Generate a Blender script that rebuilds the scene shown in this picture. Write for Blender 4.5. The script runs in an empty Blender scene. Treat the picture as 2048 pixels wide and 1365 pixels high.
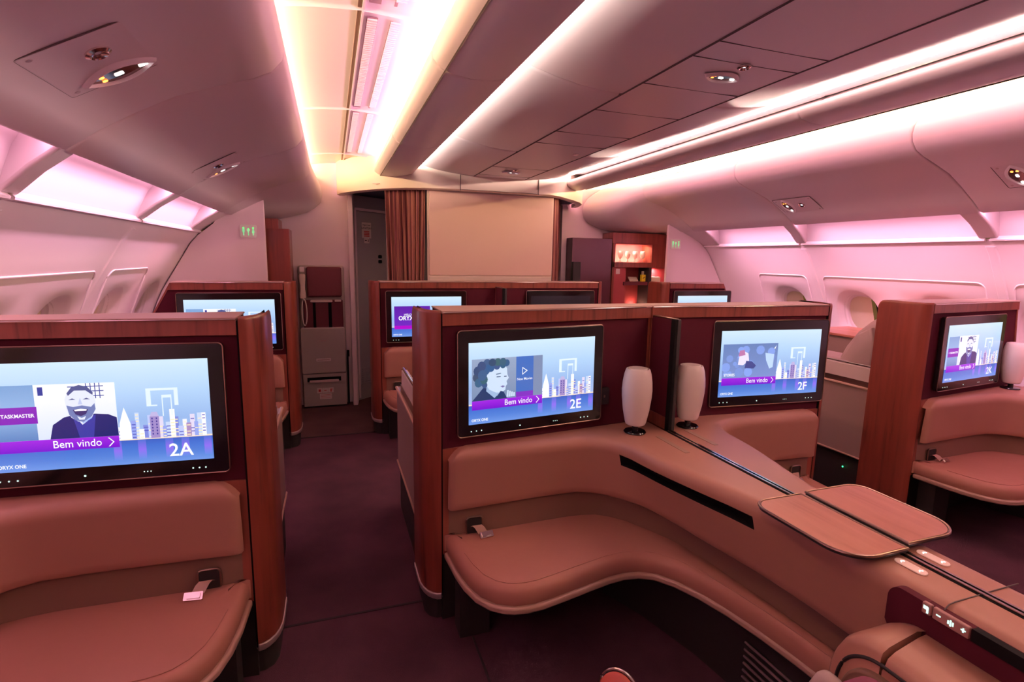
import bpy, bmesh, math, random
from math import sin, cos, pi, radians
from mathutils import Vector, Matrix
V = Vector
random.seed(5)
S = bpy.context.scene
COL = S.collection

# ------------------------------------------------------------------ camera
yaw, pitch, roll = radians(19.03), radians(8.95), radians(1.025)
fw = V((sin(yaw)*cos(pitch), cos(yaw)*cos(pitch), -sin(pitch)))
r0 = V((cos(yaw), -sin(yaw), 0)); u0 = r0.cross(fw)
rt = r0*cos(roll) + u0*sin(roll); up = -r0*sin(roll) + u0*cos(roll)
cam = bpy.data.objects.new('camera', bpy.data.cameras.new('camera'))
COL.objects.link(cam)
M = Matrix((rt, up, -fw)).transposed().to_4x4(); M.translation = V((-1.41, 0, 1.48))
cam.matrix_world = M
cam.data.sensor_width = 36; cam.data.lens = 1046.3/2048*36; cam.data.clip_start = .03
S.camera = cam

# ------------------------------------------------------------------ world, exposure
W = bpy.data.worlds.new('night_apron'); S.world = W; W.use_nodes = True
W.node_tree.nodes['Background'].inputs[0].default_value = (.36, .24, .07, 1)
W.node_tree.nodes['Background'].inputs[1].default_value = .8
vs = S.view_settings
vs.view_transform = 'Standard'; vs.look = 'None'; vs.gamma = 1; vs.use_curve_mapping = False
vs.exposure = 0.14
S.cycles.use_denoising = True
S.cycles.max_bounces = 8; S.cycles.diffuse_bounces = 5; S.cycles.sample_clamp_indirect = 6

Y0, Y1 = -2.8, 5.45      # rear and front ends of the cabin
PINK = (1.0, .44, .62); WARM = (1.0, .66, .32); ROSE = (1.0, .43, .64); CREAM = (1.0, .80, .68)

def area(name, loc, direction, sx, sy, power, color, ydir=V((0, 1, 0))):
    l = bpy.data.lights.new(name, 'AREA'); l.shape = 'RECTANGLE'; l.size = sx; l.size_y = sy
    l.energy = power; l.color = color
    o = bpy.data.objects.new(name, l); COL.objects.link(o)
    z = -V(direction).normalized(); y = V(ydir); x = y.cross(z).normalized(); y = z.cross(x)
    m = Matrix((x, y, z)).transposed().to_4x4(); m.translation = V(loc); o.matrix_world = m
    return o
LY0 = -.7; LY = (LY0+Y1)/2; LL = Y1-LY0-.1
KB, KC, KS, KW = 66, 24, 13, 38
for s in (-1, 1):
    k = 1.0 if s < 0 else 1.15
    area('cove_lamp', (s*.955, LY, 2.262), (s*.55, 0, 1), .035, LL, KB*(.62 if s < 0 else 1.1), ROSE)           # on top of the fairing, washes the aisle cove
    area('bin_top_lamp', (s*1.63, LY, 2.285), (-s*.9, 0, .55), .02, LL, KW*(1 if s < 0 else 1.8), WARM)        # behind the bin lip
    area('slot_lamp', (s*.775, LY-.2, 2.222), (-s*1, 0, .45), .02, LL-.6, KC*(1 if s < 0 else 6.0), CREAM if s < 0 else (1, .68, .58))
    area('sidewall_lamp', (s*(2.225 if s > 0 else 2.215), LY-.2, 1.875), (s*.25, 0, -1), .03, LL-.6, KS*(.5 if s < 0 else 1), PINK)

for s in (-1, 1):
    o = area('added_wall_fill', (s*2.203, LY-.2, 1.828), (s*.52, 0, -.60), .02, LL-.6, 24 if s < 0 else 28, (1, .46, .66)); o.data.spread = radians(85)  # added fill lamps aimed to brighten the sidewalls, not a cabin fitting

# ------------------------------------------------------------------ materials
def mat(name, col, rough=.5, metal=0, coat=0, emit=None, es=1, spec=.5, trans=0):
    m = bpy.data.materials.new(name); m.use_nodes = True
    b = m.node_tree.nodes['Principled BSDF']
    b.inputs['Base Color'].default_value = (*col, 1); b.inputs['Roughness'].default_value = rough
    b.inputs['Metallic'].default_value = metal; b.inputs['Coat Weight'].default_value = coat
    b.inputs['Specular IOR Level'].default_value = spec
    b.inputs['Transmission Weight'].default_value = trans
    if emit:
        b.inputs['Emission Color'].default_value = (*emit, 1); b.inputs['Emission Strength'].default_value = es
    return m
def nodes(m): return m.node_tree.nodes, m.node_tree.links, m.node_tree.nodes['Principled BSDF']
def noise_bump(m, scale, strength, dist=.002, detail=4, vscale=(1, 1, 1)):
    n, l, b = nodes(m)
    tc = n.new('ShaderNodeTexCoord'); mp = n.new('ShaderNodeMapping'); mp.inputs['Scale'].default_value = vscale
    nz = n.new('ShaderNodeTexNoise'); nz.inputs['Scale'].default_value = scale; nz.inputs['Detail'].default_value = detail
    bp = n.new('ShaderNodeBump'); bp.inputs['Strength'].default_value = strength; bp.inputs['Distance'].default_value = dist
    l.new(tc.outputs['Object'], mp.inputs[0]); l.new(mp.outputs[0], nz.inputs[0]); l.new(nz.outputs[0], bp.inputs['Height']); l.new(bp.outputs[0], b.inputs['Normal'])
def ramp_noise(m, scale, c0, c1, vscale=(1, 1, 1), detail=5, lo=.35, hi=.65, dist=0):
    n, l, b = nodes(m)
    tc = n.new('ShaderNodeTexCoord'); mp = n.new('ShaderNodeMapping'); mp.inputs['Scale'].default_value = vscale
    nz = n.new('ShaderNodeTexNoise'); nz.inputs['Scale'].default_value = scale; nz.inputs['Detail'].default_value = detail
    nz.inputs['Distortion'].default_value = dist
    cr = n.new('ShaderNodeValToRGB'); e = cr.color_ramp.elements
    e[0].position = lo; e[0].color = (*c0, 1); e[1].position = hi; e[1].color = (*c1, 1)
    l.new(tc.outputs['Object'], mp.inputs[0]); l.new(mp.outputs[0], nz.inputs[0]); l.new(nz.outputs[0], cr.inputs[0]); l.new(cr.outputs[0], b.inputs['Base Color'])
def wood(name, vscale, dark=(.085, .018, .013), light=(.265, .066, .043), rough=.32, scale=6):
    m = mat(name, light, rough, coat=.12)
    n, l, b = nodes(m)
    tc = n.new('ShaderNodeTexCoord'); mp = n.new('ShaderNodeMapping'); mp.inputs['Scale'].default_value = vscale
    a = n.new('ShaderNodeTexNoise'); a.inputs['Scale'].default_value = scale; a.inputs['Detail'].default_value = 6; a.inputs['Distortion'].default_value = .6
    c = n.new('ShaderNodeTexNoise'); c.inputs['Scale'].default_value = scale*.28; c.inputs['Detail'].default_value = 2
    ad = n.new('ShaderNodeMath'); ad.operation = 'ADD'; hv = n.new('ShaderNodeMath'); hv.operation = 'MULTIPLY'; hv.inputs[1].default_value = .5
    cr = n.new('ShaderNodeValToRGB'); e = cr.color_ramp.elements
    e[0].position = .33; e[0].color = (*dark, 1); e[1].position = .62; e[1].color = (*light, 1)
    mid = cr.color_ramp.elements.new(.44); mid.color = tuple(dark[i]*.35+light[i]*.65 for i in range(3))+(1,)
    l.new(tc.outputs['Object'], mp.inputs[0])
    for t in (a, c): l.new(mp.outputs[0], t.inputs[0])
    l.new(a.outputs[0], ad.inputs[0]); l.new(c.outputs[0], ad.inputs[1]); l.new(ad.outputs[0], hv.inputs[0]); l.new(hv.outputs[0], cr.inputs[0]); l.new(cr.outputs[0], b.inputs['Base Color'])
    return m
SHELL = mat('warm_white_cabin_plastic', (.78, .70, .73), .38, spec=.4)
WALLP = mat('sidewall_lining_lit_tone', (.90, .82, .86), .45, spec=.3)  # shell plastic lightened to put the lit sidewall's brightness into the colour
SHELL2 = mat('matt_white_wall_laminate', (.82, .69, .72), .55, spec=.3)
VENTB = mat('vent_backing', (.34, .22, .24), .7)
SEAM = mat('carpet_seam', (.022, .010, .014), .9)
GROOVE = mat('dark_panel_joint', (.10, .07, .07), .8)
LEATHER = mat('tan_leather', (.385, .18, .135), .40, spec=.35); noise_bump(LEATHER, 260, .12, .001)
CUSH = mat('tan_cushion_leather', (.395, .170, .128), .45, spec=.3); noise_bump(CUSH, 7, .25, .012, 3)
CHANNEL = mat('tan_leather_shade_tone', (.20, .105, .075), .55)  # tan leather with the shade of the recess darkened into its colour
PIPE = mat('beige_edge_moulding', (.42, .25, .20), .3)
TOPCAP = mat('beige_top_laminate', (.42, .27, .23), .3)
WOODV = wood('rosewood_vertical_grain', (9, 9, .55))
WOODP = wood('rosewood_panel_grain', (6, 6, .42), dark=(.07, .012, .009), light=(.235, .048, .029))
WOODT = wood('rosewood_table_grain', (5, .55, 5), dark=(.34, .11, .075), light=(.50, .20, .14), rough=.3)
BORD = mat('bordeaux_suede', (.068, .007, .016), .8, spec=.15)
BORDG = mat('bordeaux_fabric', (.13, .02, .03), .7)
BLACK = mat('black_void', (.006, .005, .006), .8, spec=.1)
KICK = mat('dark_kick_plate', (.02, .014, .015), .6)
GLASSBLK = mat('gloss_black_bezel', (.008, .006, .008), .12, spec=.6)
CHROME = mat('polished_chrome', (.75, .68, .66), .16, metal=1)
BRONZE = mat('bronze_edge', (.30, .20, .16), .3, metal=1)
SILVER = mat('satin_silver_trim', (.62, .50, .50), .35, metal=.6)
LAMPW = mat('white_lamp_ceramic', (.80, .72, .68), .35, coat=.2)
CARPET = mat('plum_carpet', (.05, .02, .03), .95, spec=.1)
ramp_noise(CARPET, 3.2, (.058, .022, .033), (.098, .037, .055), detail=9, lo=.3, hi=.7); noise_bump(CARPET, 330, .8, .004, 3)
CARPET2 = mat('brown_carpet', (.09, .05, .05), .95, spec=.1)
ramp_noise(CARPET2, 3.2, (.075, .036, .038), (.115, .058, .058), detail=9, lo=.3, hi=.7); noise_bump(CARPET2, 330, .8, .004, 3)
GREY = mat('grey_jumpseat_plastic', (.42, .37, .33), .5)
LAVG = mat('grey_lavatory_laminate', (.36, .34, .36), .5)
SOFFIT = mat('blue_grey_soffit', (.10, .12, .20), .6)
CURTAIN = mat('striped_plum_curtain', (.2, .06, .06), .7)
ramp_noise(CURTAIN, 8, (.17, .035, .045), (.40, .17, .13), vscale=(6, 6, .02), detail=1, lo=.42, hi=.58)
SCRPAN = mat('beige_bulkhead_fabric', (.76, .56, .48), .8)
HEADER = mat('cream_header_panel', (.78, .68, .58), .45)
CLOSET = mat('dark_plum_closet_laminate', (.10, .035, .05), .22, spec=.6)
WHITE = mat('white_label', (.75, .68, .66), .6)
RED = mat('red_print', (.6, .03, .02), .6)
INK = mat('dark_print', (.05, .03, .03), .6)
SHADE = mat('cream_window_shade', (.66, .56, .42), .6)
PANE = mat('window_glass', (1, 1, 1), .03, trans=1, spec=.3)
MIRROR = mat('bronze_lens_glass', (.22, .14, .13), .08, metal=.7)
ICON = mat('lit_white_icon', (.8, .8, .8), .5, emit=(1, .98, .92), es=5)
ICONO = mat('lit_orange_icon', (.8, .3, .1), .5, emit=(1, .28, .05), es=4)
ICONG = mat('lit_green_icon', (.2, .8, .3), .5, emit=(.25, .9, .4), es=.45)
GREENDOT = mat('green_indicator', (.1, .8, .3), .5, emit=(.05, 1, .3), es=3)
SPOT = mat('lit_reading_lamp', (.9, .9, 1), .3, emit=(.8, .8, 1), es=6)
ICONC = mat('lit_cyan_icon', (.6, .8, .75), .5, emit=(.62, 1, .9), es=.9)
BUTTON = mat('pale_pink_button', (.85, .62, .56), .35, emit=(1, .55, .45), es=.18)
REDLIT = mat('red_alcove_lining', (.42, .07, .075), .5)
YELLOW = mat('yellow_card', (.85, .72, .02), .5)
PAPER = mat('cream_paper', (.80, .74, .55), .6)
MAUVE = mat('mauve_seat_fabric', (.42, .30, .29), .7)
WHITEP = mat('pale_panel', (.70, .57, .55), .4)
SIGNM = mat('pale_lavatory_sign', (.86, .90, .80), .4)
DRINK = mat('clear_glassware', (.95, .92, .88), .12, trans=.55)
MAGENTA = mat('magenta_fabric', (.15, .010, .05), .7)
GLOW = bpy.data.materials.new('display_picture'); GLOW.use_nodes = True
_n, _l, _b = nodes(GLOW)
_a = _n.new('ShaderNodeAttribute'); _a.attribute_name = 'pic'
_b.inputs['Base Color'].default_value = (.01, .01, .01, 1); _b.inputs['Roughness'].default_value = .15
_l.new(_a.outputs['Color'], _b.inputs['Emission Color']); _b.inputs['Emission Strength'].default_value = 1.0

# ------------------------------------------------------------------ mesh builder
class MB:
    def __init__(s): s.v = []; s.f = []; s.m = []; s.c = []
    def face(s, pts, m=0, col=None):
        k = len(s.v); s.v += [V(p) for p in pts]; s.f.append(list(range(k, k+len(pts)))); s.m.append(m); s.c.append(col)
    def poly(s, idx, m=0): s.f.append(idx); s.m.append(m); s.c.append(None)
    def grid(s, rows, m=0, cu=False, cv=False, mf=None):
        k = len(s.v); R = len(rows); N = len(rows[0])
        for r in rows: s.v += [V(p) for p in r]
        for i in range(R if cu else R-1):
            for j in range(N if cv else N-1):
                a = k+i*N+j; b = k+i*N+(j+1) % N; c = k+((i+1) % R)*N+(j+1) % N; d = k+((i+1) % R)*N+j
                s.poly([a, b, c, d], mf(i, j) if mf else m)
    def solid(s, rows, m=0):      # loft with closed sections and end caps
        k = len(s.v); N = len(rows[0]); s.grid(rows, m, cv=True)
        s.poly([k+j for j in range(N)], m); s.poly([k+(len(rows)-1)*N+j for j in range(N)], m)
    def box(s, c, h, m=0, ax=None):
        X, Y, Z = ax or (V((1, 0, 0)), V((0, 1, 0)), V((0, 0, 1))); c = V(c)
        r = lambda z: [c+X*h[0]*a+Y*h[1]*b+Z*h[2]*z for a, b in ((-1, -1), (1, -1), (1, 1), (-1, 1))]
        s.solid([r(-1), r(1)], m)
    def bx(s, x0, x1, y0, y1, z0, z1, m=0): s.box(((x0+x1)/2, (y0+y1)/2, (z0+z1)/2), (abs(x1-x0)/2, abs(y1-y0)/2, abs(z1-z0)/2), m)
    def prism(s, poly, z0, z1, m=0): s.solid([[V((p[0], p[1], z0)) for p in poly], [V((p[0], p[1], z1)) for p in poly]], m)
    def plate(s, o, ax, ay, w, h, t, r=.01, m=0, n=5):   # rounded plate, centre o, normal = ax x ay
        o = V(o); nz = ax.cross(ay)
        pts = rrect(w, h, r, n)
        s.solid([[o+ax*p[0]+ay*p[1]-nz*t/2 for p in pts], [o+ax*p[0]+ay*p[1]+nz*t/2 for p in pts]], m)
    def tube(s, path, r, n=8, m=0, closed=False):
        path = [V(p) for p in path]; rows = []
        L = len(path)
        for i, p in enumerate(path):
            a = path[(i-1) % L] if (closed or i) else p; b = path[(i+1) % L] if (closed or i < L-1) else p
            t = (b-a).normalized(); q = V((0, 0, 1)) if abs(t.z) < .9 else V((1, 0, 0))
            x = t.cross(q).normalized(); y = x.cross(t)
            rr = r[i] if isinstance(r, (list, tuple)) else r
            rows.append([p+(x*cos(2*pi*k/n)+y*sin(2*pi*k/n))*rr for k in range(n)])
        if closed: s.grid(rows, m, cu=True, cv=True)
        else: s.solid(rows, m)
    def lathe(s, c, prof, n=32, m=0, az=None, mf=None):
        c = V(c); X, Y, Z = az or (V((1, 0, 0)), V((0, 1, 0)), V((0, 0, 1)))
        rows = [[c+(X*cos(2*pi*k/n)+Y*sin(2*pi*k/n))*r+Z*z for k in range(n)] for r, z in prof]
        k = len(s.v); s.grid(rows, m, cv=True, mf=mf); s.poly([k+j for j in range(n)], m); s.poly([k+(len(rows)-1)*n+j for j in range(n)], m)
    def text(s, txt, o, ax, ay, size, m=0, align='CENTER', lift=0, bold=0):
        for pts, loops in text_faces(txt, align, bold):
            pass
        P, F = TEXT[(txt, align, bold)]
        k = len(s.v); nz = ax.cross(ay); o = V(o)
        s.v += [o+ax*p[0]*size+ay*p[1]*size+nz*lift for p in P]
        for f in F: s.f.append([k+i for i in f]); s.m.append(m); s.c.append(None)
TEXT = {}
def text_faces(txt, align, bold):
    if (txt, align, bold) in TEXT: return []
    c = bpy.data.curves.new('t', 'FONT'); c.body = txt; c.align_x = align; c.size = 1; c.offset = bold; c.resolution_u = 3
    o = bpy.data.objects.new('t', c); COL.objects.link(o)
    dg = bpy.context.evaluated_depsgraph_get(); me = bpy.data.meshes.new_from_object(o.evaluated_get(dg))
    TEXT[(txt, align, bold)] = ([tuple(v.co) for v in me.vertices], [list(p.vertices) for p in me.polygons])
    bpy.data.objects.remove(o); bpy.data.curves.remove(c); bpy.data.meshes.remove(me)
    return []
def rrect(w, h, r, n=5):
    r = min(r, w/2-1e-4, h/2-1e-4); out = []
    for cx, cy, a in ((w/2-r, h/2-r, 0), (-w/2+r, h/2-r, 90), (-w/2+r, -h/2+r, 180), (w/2-r, -h/2+r, 270)):
        for k in range(n+1):
            t = radians(a+90*k/n); out.append((cx+r*cos(t), cy+r*sin(t)))
    return out

def tag(o, label=None, cat=None, group=None, kind=None):
    if label: o['label'] = label
    if cat: o['category'] = cat
    if group: o['group'] = group
    if kind: o['kind'] = kind
    return o
ORG = {}
def thing(name, loc, label, cat, group=None):
    o = bpy.data.objects.new(name, None); COL.objects.link(o); o.location = V(loc); o.empty_display_size = .1
    ORG[o] = V(loc); return tag(o, label, cat, group)
def mk(name, b, mats, parent=None, bevel=0, seg=3, smooth=35, weld=True, normals=True, origin=None, sub=0, label=None):
    org = ORG[parent] if parent else V(origin or (0, 0, 0))
    me = bpy.data.meshes.new(name)
    me.from_pydata([tuple(p-org) for p in b.v], [], b.f)
    mats = mats if isinstance(mats, (list, tuple)) else [mats]
    for m in mats: me.materials.append(m)
    me.polygons.foreach_set('material_index', b.m)
    if any(c is not None for c in b.c):
        at = me.color_attributes.new('pic', 'FLOAT_COLOR', 'CORNER')
        for p, c in zip(me.polygons, b.c):
            for q, li in enumerate(p.loop_indices):
                cc = c[q] if isinstance(c[0], (tuple, list)) else c
                at.data[li].color = (*cc, 1)
        weld = normals = False
    bm = bmesh.new(); bm.from_mesh(me)
    if weld: bmesh.ops.remove_doubles(bm, verts=bm.verts, dist=1e-5)
    if normals: bmesh.ops.recalc_face_normals(bm, faces=bm.faces)
    bm.to_mesh(me); bm.free()
    if smooth: me.shade_smooth(); me.set_sharp_from_angle(angle=radians(smooth))
    o = bpy.data.objects.new(name, me); COL.objects.link(o)
    if parent: o.parent = parent; ORG[o] = org
    else: o.location = org; ORG[o] = org
    if bevel:
        md = o.modifiers.new('bevel', 'BEVEL'); md.width = bevel; md.segments = seg; md.limit_method = 'ANGLE'; md.angle_limit = radians(40); md.harden_normals = False
    if sub:
        md = o.modifiers.new('sub', 'SUBSURF'); md.levels = md.render_levels = sub
    if label: o['label'] = label
    return o
def struct(name, b, mats, **k):
    o = mk(name, b, mats, **k); o['kind'] = 'structure'; return o
AX, AY, AZ = V((1, 0, 0)), V((0, 1, 0)), V((0, 0, 1))

# ================================================================== CABIN SHELL
b = MB(); b.bx(-3.1, 3.1, Y0, 4.42, -.05, 0); struct('floor', b, CARPET)
b = MB(); b.bx(-3.1, 3.1, 4.424, 6.6, -.05, 0); struct('floor', b, CARPET2)
b = MB()
b.box((0, 2.08, .0015), (3.0, .005, .002)); b.box((0, 4.42, .002), (3.0, .006, .003))
b.box((-.93, .6, .0015), (.004, 1.2, .002)); 
struct('trim_1', b, SEAM)

WOFF = {-1: -.10, 1: 0.0}          # left side wall sits a little further in
def wp(s, x): return s*(x+WOFF[s])
WPROF = [(2.50, 1.655), (2.53, 1.615), (2.58, 1.56), (2.655, 1.434), (2.73, 1.308), (2.80, 1.19), (2.85, 1.08), (2.89, .97), (2.92, .86), (2.94, .74), (2.95, .55), (2.95, 0)]
def wpt(s, y, z):
    for (xa, za), (xb, zb) in zip(WPROF, WPROF[1:]):
        if zb <= z <= za:
            t = (za-z)/(za-zb); return V((wp(s, xa+(xb-xa)*t), y, z))
    return V((wp(s, WPROF[-1][0]), y, z))
def wnorm(s, y, z):
    a = wpt(s, y, z+.02); c = wpt(s, y, z-.02); t = (a-c).normalized(); n = t.cross(AY)
    return n if n.x*s > 0 else -n       # pointing outboard
wins = {-1: [1.02, 1.75, 2.45, 3.15, 3.86, 4.62], 1: [.65, 1.3, 1.95, 2.6, 3.27, 3.96]}
wn = 0
for s in (-1, 1):
    side = 'left' if s < 0 else 'right'
    b = MB(); zt, zb, zc = 1.31, .75, 1.03
    ys = sorted(wins[s]); hw = .30
    top = [p for p in WPROF if p[1] > zt]+[None]
    zl = [p[1] for p in WPROF if p[1] > zt]+[zt]
    b.grid([[wpt(s, y, z) for z in zl] for y in (Y0, Y1+.3)])
    zl2 = [zb]+[p[1] for p in WPROF if p[1] < zb-.001]
    b.grid([[wpt(s, y, z) for z in zl2] for y in (Y0, Y1+.3)])
    zm = [zt, 1.19, 1.08, .97, .86, zb]
    edges = [Y0]
    for y in ys: edges += [y-hw, y+hw]
    edges.append(Y1+.3)
    for a, c in zip(edges[0::2], edges[1::2]): b.grid([[wpt(s, y, z) for z in zm] for y in (a, c)])
    N = 48
    for y in ys:
        outer = []; inner = []; in2 = []; in3 = []
        for k in range(N):
            t = 2*pi*k/N; cx, sx = cos(t), sin(t)
            q = 1/max(abs(cx), abs(sx)); outer.append(wpt(s, y+hw*cx*q, min(zt, max(zb, zc+.28*sx*q))))
            e = lambda v: math.copysign(abs(v)**.82, v)
            def sup(a, h, depth, dz=0):
                yy, zz = y+a*e(cx), zc+h*e(sx)+dz
                return wpt(s, yy, zz)+wnorm(s, yy, zc)*depth
            inner.append([sup(.205, .238, 0), sup(.198, .231, .004), sup(.19, .22, .014), sup(.172, .20, .04), sup(.155, .182, .06), sup(.150, .176, .064)])
        b.grid([[outer[k], inner[k][0]] for k in range(N)], cu=True)
        b.grid(inner, cu=True)
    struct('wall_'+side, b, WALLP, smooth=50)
    for y in ys:
        wn += 1
        if y < 2: shadefrac = 1
        nrm = wnorm(s, y, zc); c0 = wpt(s, y, zc)+nrm*.066
        tz = (wpt(s, y, zc+.05)-wpt(s, y, zc-.05)).normalized()
        root = thing('window_%d' % wn, c0, None, None); root['kind'] = 'structure'
        def el(a, h, d, n=40): return [c0+AY*(a*math.copysign(abs(cos(2*pi*k/n))**.82, cos(2*pi*k/n)))+tz*(h*math.copysign(abs(sin(2*pi*k/n))**.82, sin(2*pi*k/n)))+nrm*d for k in range(n)]
        f = MB(); f.grid([el(.166, .20, -.022), el(.156, .186, -.004), el(.143, .170, .004), el(.140, .167, .02), el(.155, .182, .03)], cv=True); mk('window_frame', f, SHELL, root)
        f = MB(); f.face(el(.143, .17, .04)); mk('pane', f, PANE, root)
        # shade pulled part of the way across the opening, on the aft side
        f = MB(); E = el(.142, .169, .018); lim = y-.07
        if s > 0: P = [V((p.x, max(p.y, lim-.0), p.z)) for p in E]
        else: P = E
        f.face(P); mk('window_shade', f, SHADE, root)
    # raised outline of the window panels
    b = MB()
    bands = {-1: [(.9, 2.1), (2.30, 3.37), (3.56, 4.22)], 1: [(.95, 2.13), (2.29, 3.52), (3.69, 4.26)]}[s]
    for a, c in bands:
        path = [(a-.03, .8)]+[(a+.045-.045*cos(t), 1.33+.045*sin(t)) for t in [pi/2*k/6 for k in range(7)]]+[(c-.045+.045*sin(t), 1.33+.045*cos(t)) for t in [pi/2*k/6 for k in range(7)]]+[(c+.03, .8)]
        b.tube([wpt(s, y, z)-wnorm(s, y, z)*.001 for y, z in path], .0055, 6)
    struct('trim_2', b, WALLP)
    # vertical ribs on the wall and rail shadow ledge
    ribsw = {-1: (.85, 2.2, 3.46), 1: (.85, 2.2, 3.6)}[s]
    b = MB()
    for y in ribsw:
        zz = [1.66, 1.61, 1.56, 1.434, 1.308, 1.19, 1.08, .97, .86, .7]
        rows = []
        for k, z in enumerate(zz):
            n = wnorm(s, y, z); p = wpt(s, y, z)
            rows.append([p+AY*-.03, p+AY*-.022-n*.007, p+AY*.022-n*.007, p+AY*.03])
        b.grid(rows)
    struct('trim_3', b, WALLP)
    b = MB()
    sec = [(2.495, 1.66), (2.487, 1.652), (2.490, 1.643), (2.50, 1.640), (2.53, 1.645), (2.53, 1.675), (2.50, 1.675)]
    cuts = [Y0]+[r for r in ribsw]+[4.9]
    for a, c in zip(cuts, cuts[1:]): b.solid([[V((wp(s, x), y, z)) for x, z in sec] for y in (a+.012, c-.012)])
    struct('trim_4', b, SHELL)

# ---- recessed light panels between bins and side wall
RIBC = {-1: [.80, 2.10, 3.41, 4.56], 1: [.82, 2.14, 3.46, 4.51]}
RIBW = {-1: [.80, 2.2, 3.46, 4.6], 1: [.82, 2.2, 3.6, 4.65]}
for s in (-1, 1):
    b = MB()
    sec = [(2.505, 1.66), (2.47, 1.73), (2.43, 1.80), (2.37, 1.87), (2.29, 1.925), (2.20, 1.95), (2.12, 1.93)]
    b.grid([[V((wp(s, x) if x > 2.3 else s*(x+WOFF[s]*.5), y, z)) for x, z in sec] for y in (Y0, Y1+.2)])
    struct('wall_left_cove' if s < 0 else 'wall_right_cove', b, SHELL, smooth=60)
    b = MB()
    for i, (yc, yw) in enumerate(zip(RIBC[s], RIBW[s])):
        last = i == 3
        e = .055
        ye = [(-e, e)] if not last else [(-.02, .8)]
        for a, c in ye:
            t0, t1 = (2.10, 1.875), (wp(1, 2.50)+(WOFF[s]), 1.657)
            xa = s*2.10; xm = s*2.185; xb = wp(s, 2.50)
            pa = [(xa, yc, 1.868), (xm, yc+.01, 1.80), (s*(abs(xb)+abs(xm))/2, (yc+yw)/2, 1.735), (xb, yw, 1.657)]
            rows = []
            for x, y, z in pa:
                n = V((s*.5, 0, .85))*.22
                rows.append([V((x, y+a, z)), V((x, y+c, z)), V((x, y+c, z))+n, V((x, y+a, z))+n])
            b.solid(rows)
    struct('trim_5', b, SHELL, bevel=.012)

# ---- overhead bins
BP = [(1.66, 2.275), (1.60, 2.272), (1.565, 2.25), (1.543, 2.215), (1.535, 2.175), (1.545, 2.135), (1.58, 2.095), (1.64, 2.066), (1.74, 2.033), (1.87, 1.985), (1.99, 1.92), (2.10, 1.853), (2.185, 1.792), (2.20, 1.795), (2.20, 1.84), (2.12, 1.95)]
BEL = [(1.64, 2.275), (1.56, 2.24), (1.51, 2.19), (1.48, 2.12), (1.465, 2.04), (1.485, 1.965), (1.54, 1.91), (1.60, 1.875), (1.68, 1.845), (1.76, 1.82), (1.85, 1.80), (1.95, 1.785), (2.08, 1.78), (2.15, 1.785), (2.15, 1.84), (2.10, 1.95)]
BER = [(1.50, 2.275), (1.40, 2.22), (1.32, 2.16), (1.27, 2.09), (1.255, 2.02), (1.28, 1.94), (1.34, 1.89), (1.42, 1.85), (1.52, 1.82), (1.64, 1.795), (1.80, 1.785), (2.0, 1.78), (2.2, 1.80), (2.30, 1.81), (2.30, 1.86), (2.2, 1.95)]
BY = [Y0, -.5, .79, 2.085, 3.40, 4.66, 5.44]
binroot = {}
for s in (-1, 1):
    nm = 'left' if s < 0 else 'right'
    for i in range(1, 6):
        ya, yb = BY[i]+.003, BY[i+1]-.003
        lab = {1: 'pale pink overhead bin on the %s side, nearest the camera', 2: 'pale overhead bin on the %s side, second from the camera', 3: 'pale overhead bin, third from the camera on the %s side', 4: 'pale overhead bin on the %s side, over the first-row window seat', 5: 'rounded overhead bin at the far %s end, drooping toward the door'}[i] % nm
        if i == 1: continue
        root = thing('overhead_bin', (s*1.8, (ya+yb)/2, 2.0), lab, 'overhead bin', 'overhead bins')
        binroot[(s, i)] = root
        cen = V((1.95, 0, 2.12))
        rows = []
        for y, ins in ((ya, .014), (ya+.003, .006), (ya+.012, .0), (yb-.012, 0), (yb-.003, .006), (yb, .014)):
            if i == 5:
                t = (y-ya)/(yb-ya); t2 = t*t*(3-2*t); E = BEL if s < 0 else BER
                pr = [(p[0]*(1-t2)+q[0]*t2, p[1]*(1-t2)+q[1]*t2) for p, q in zip(BP, E)]
            else: pr = BP
            rows.append((y, ins, pr))
        if i == 5:
            rows = []
            for k in range(13):
                t = k/12; y = ya+(yb-ya)*t; t2 = t*t*(3-2*t); E = BEL if s < 0 else BER
                rows.append((y, .012 if k in (0, 12) else 0, [(p[0]*(1-t2)+q[0]*t2, p[1]*(1-t2)+q[1]*t2) for p, q in zip(BP, E)]))
        R = []
        for y, ins, pr in rows:
            row = []
            for x, z in pr:
                d = V((cen.x-x, 0, cen.z-z)).normalized()*ins
                row.append(V((s*(x+d.x), y, z+d.z)))
            R.append(row)
        b = MB(); b.solid(R); mk('bin_body', b, SHELL, root, smooth=50)

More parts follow.
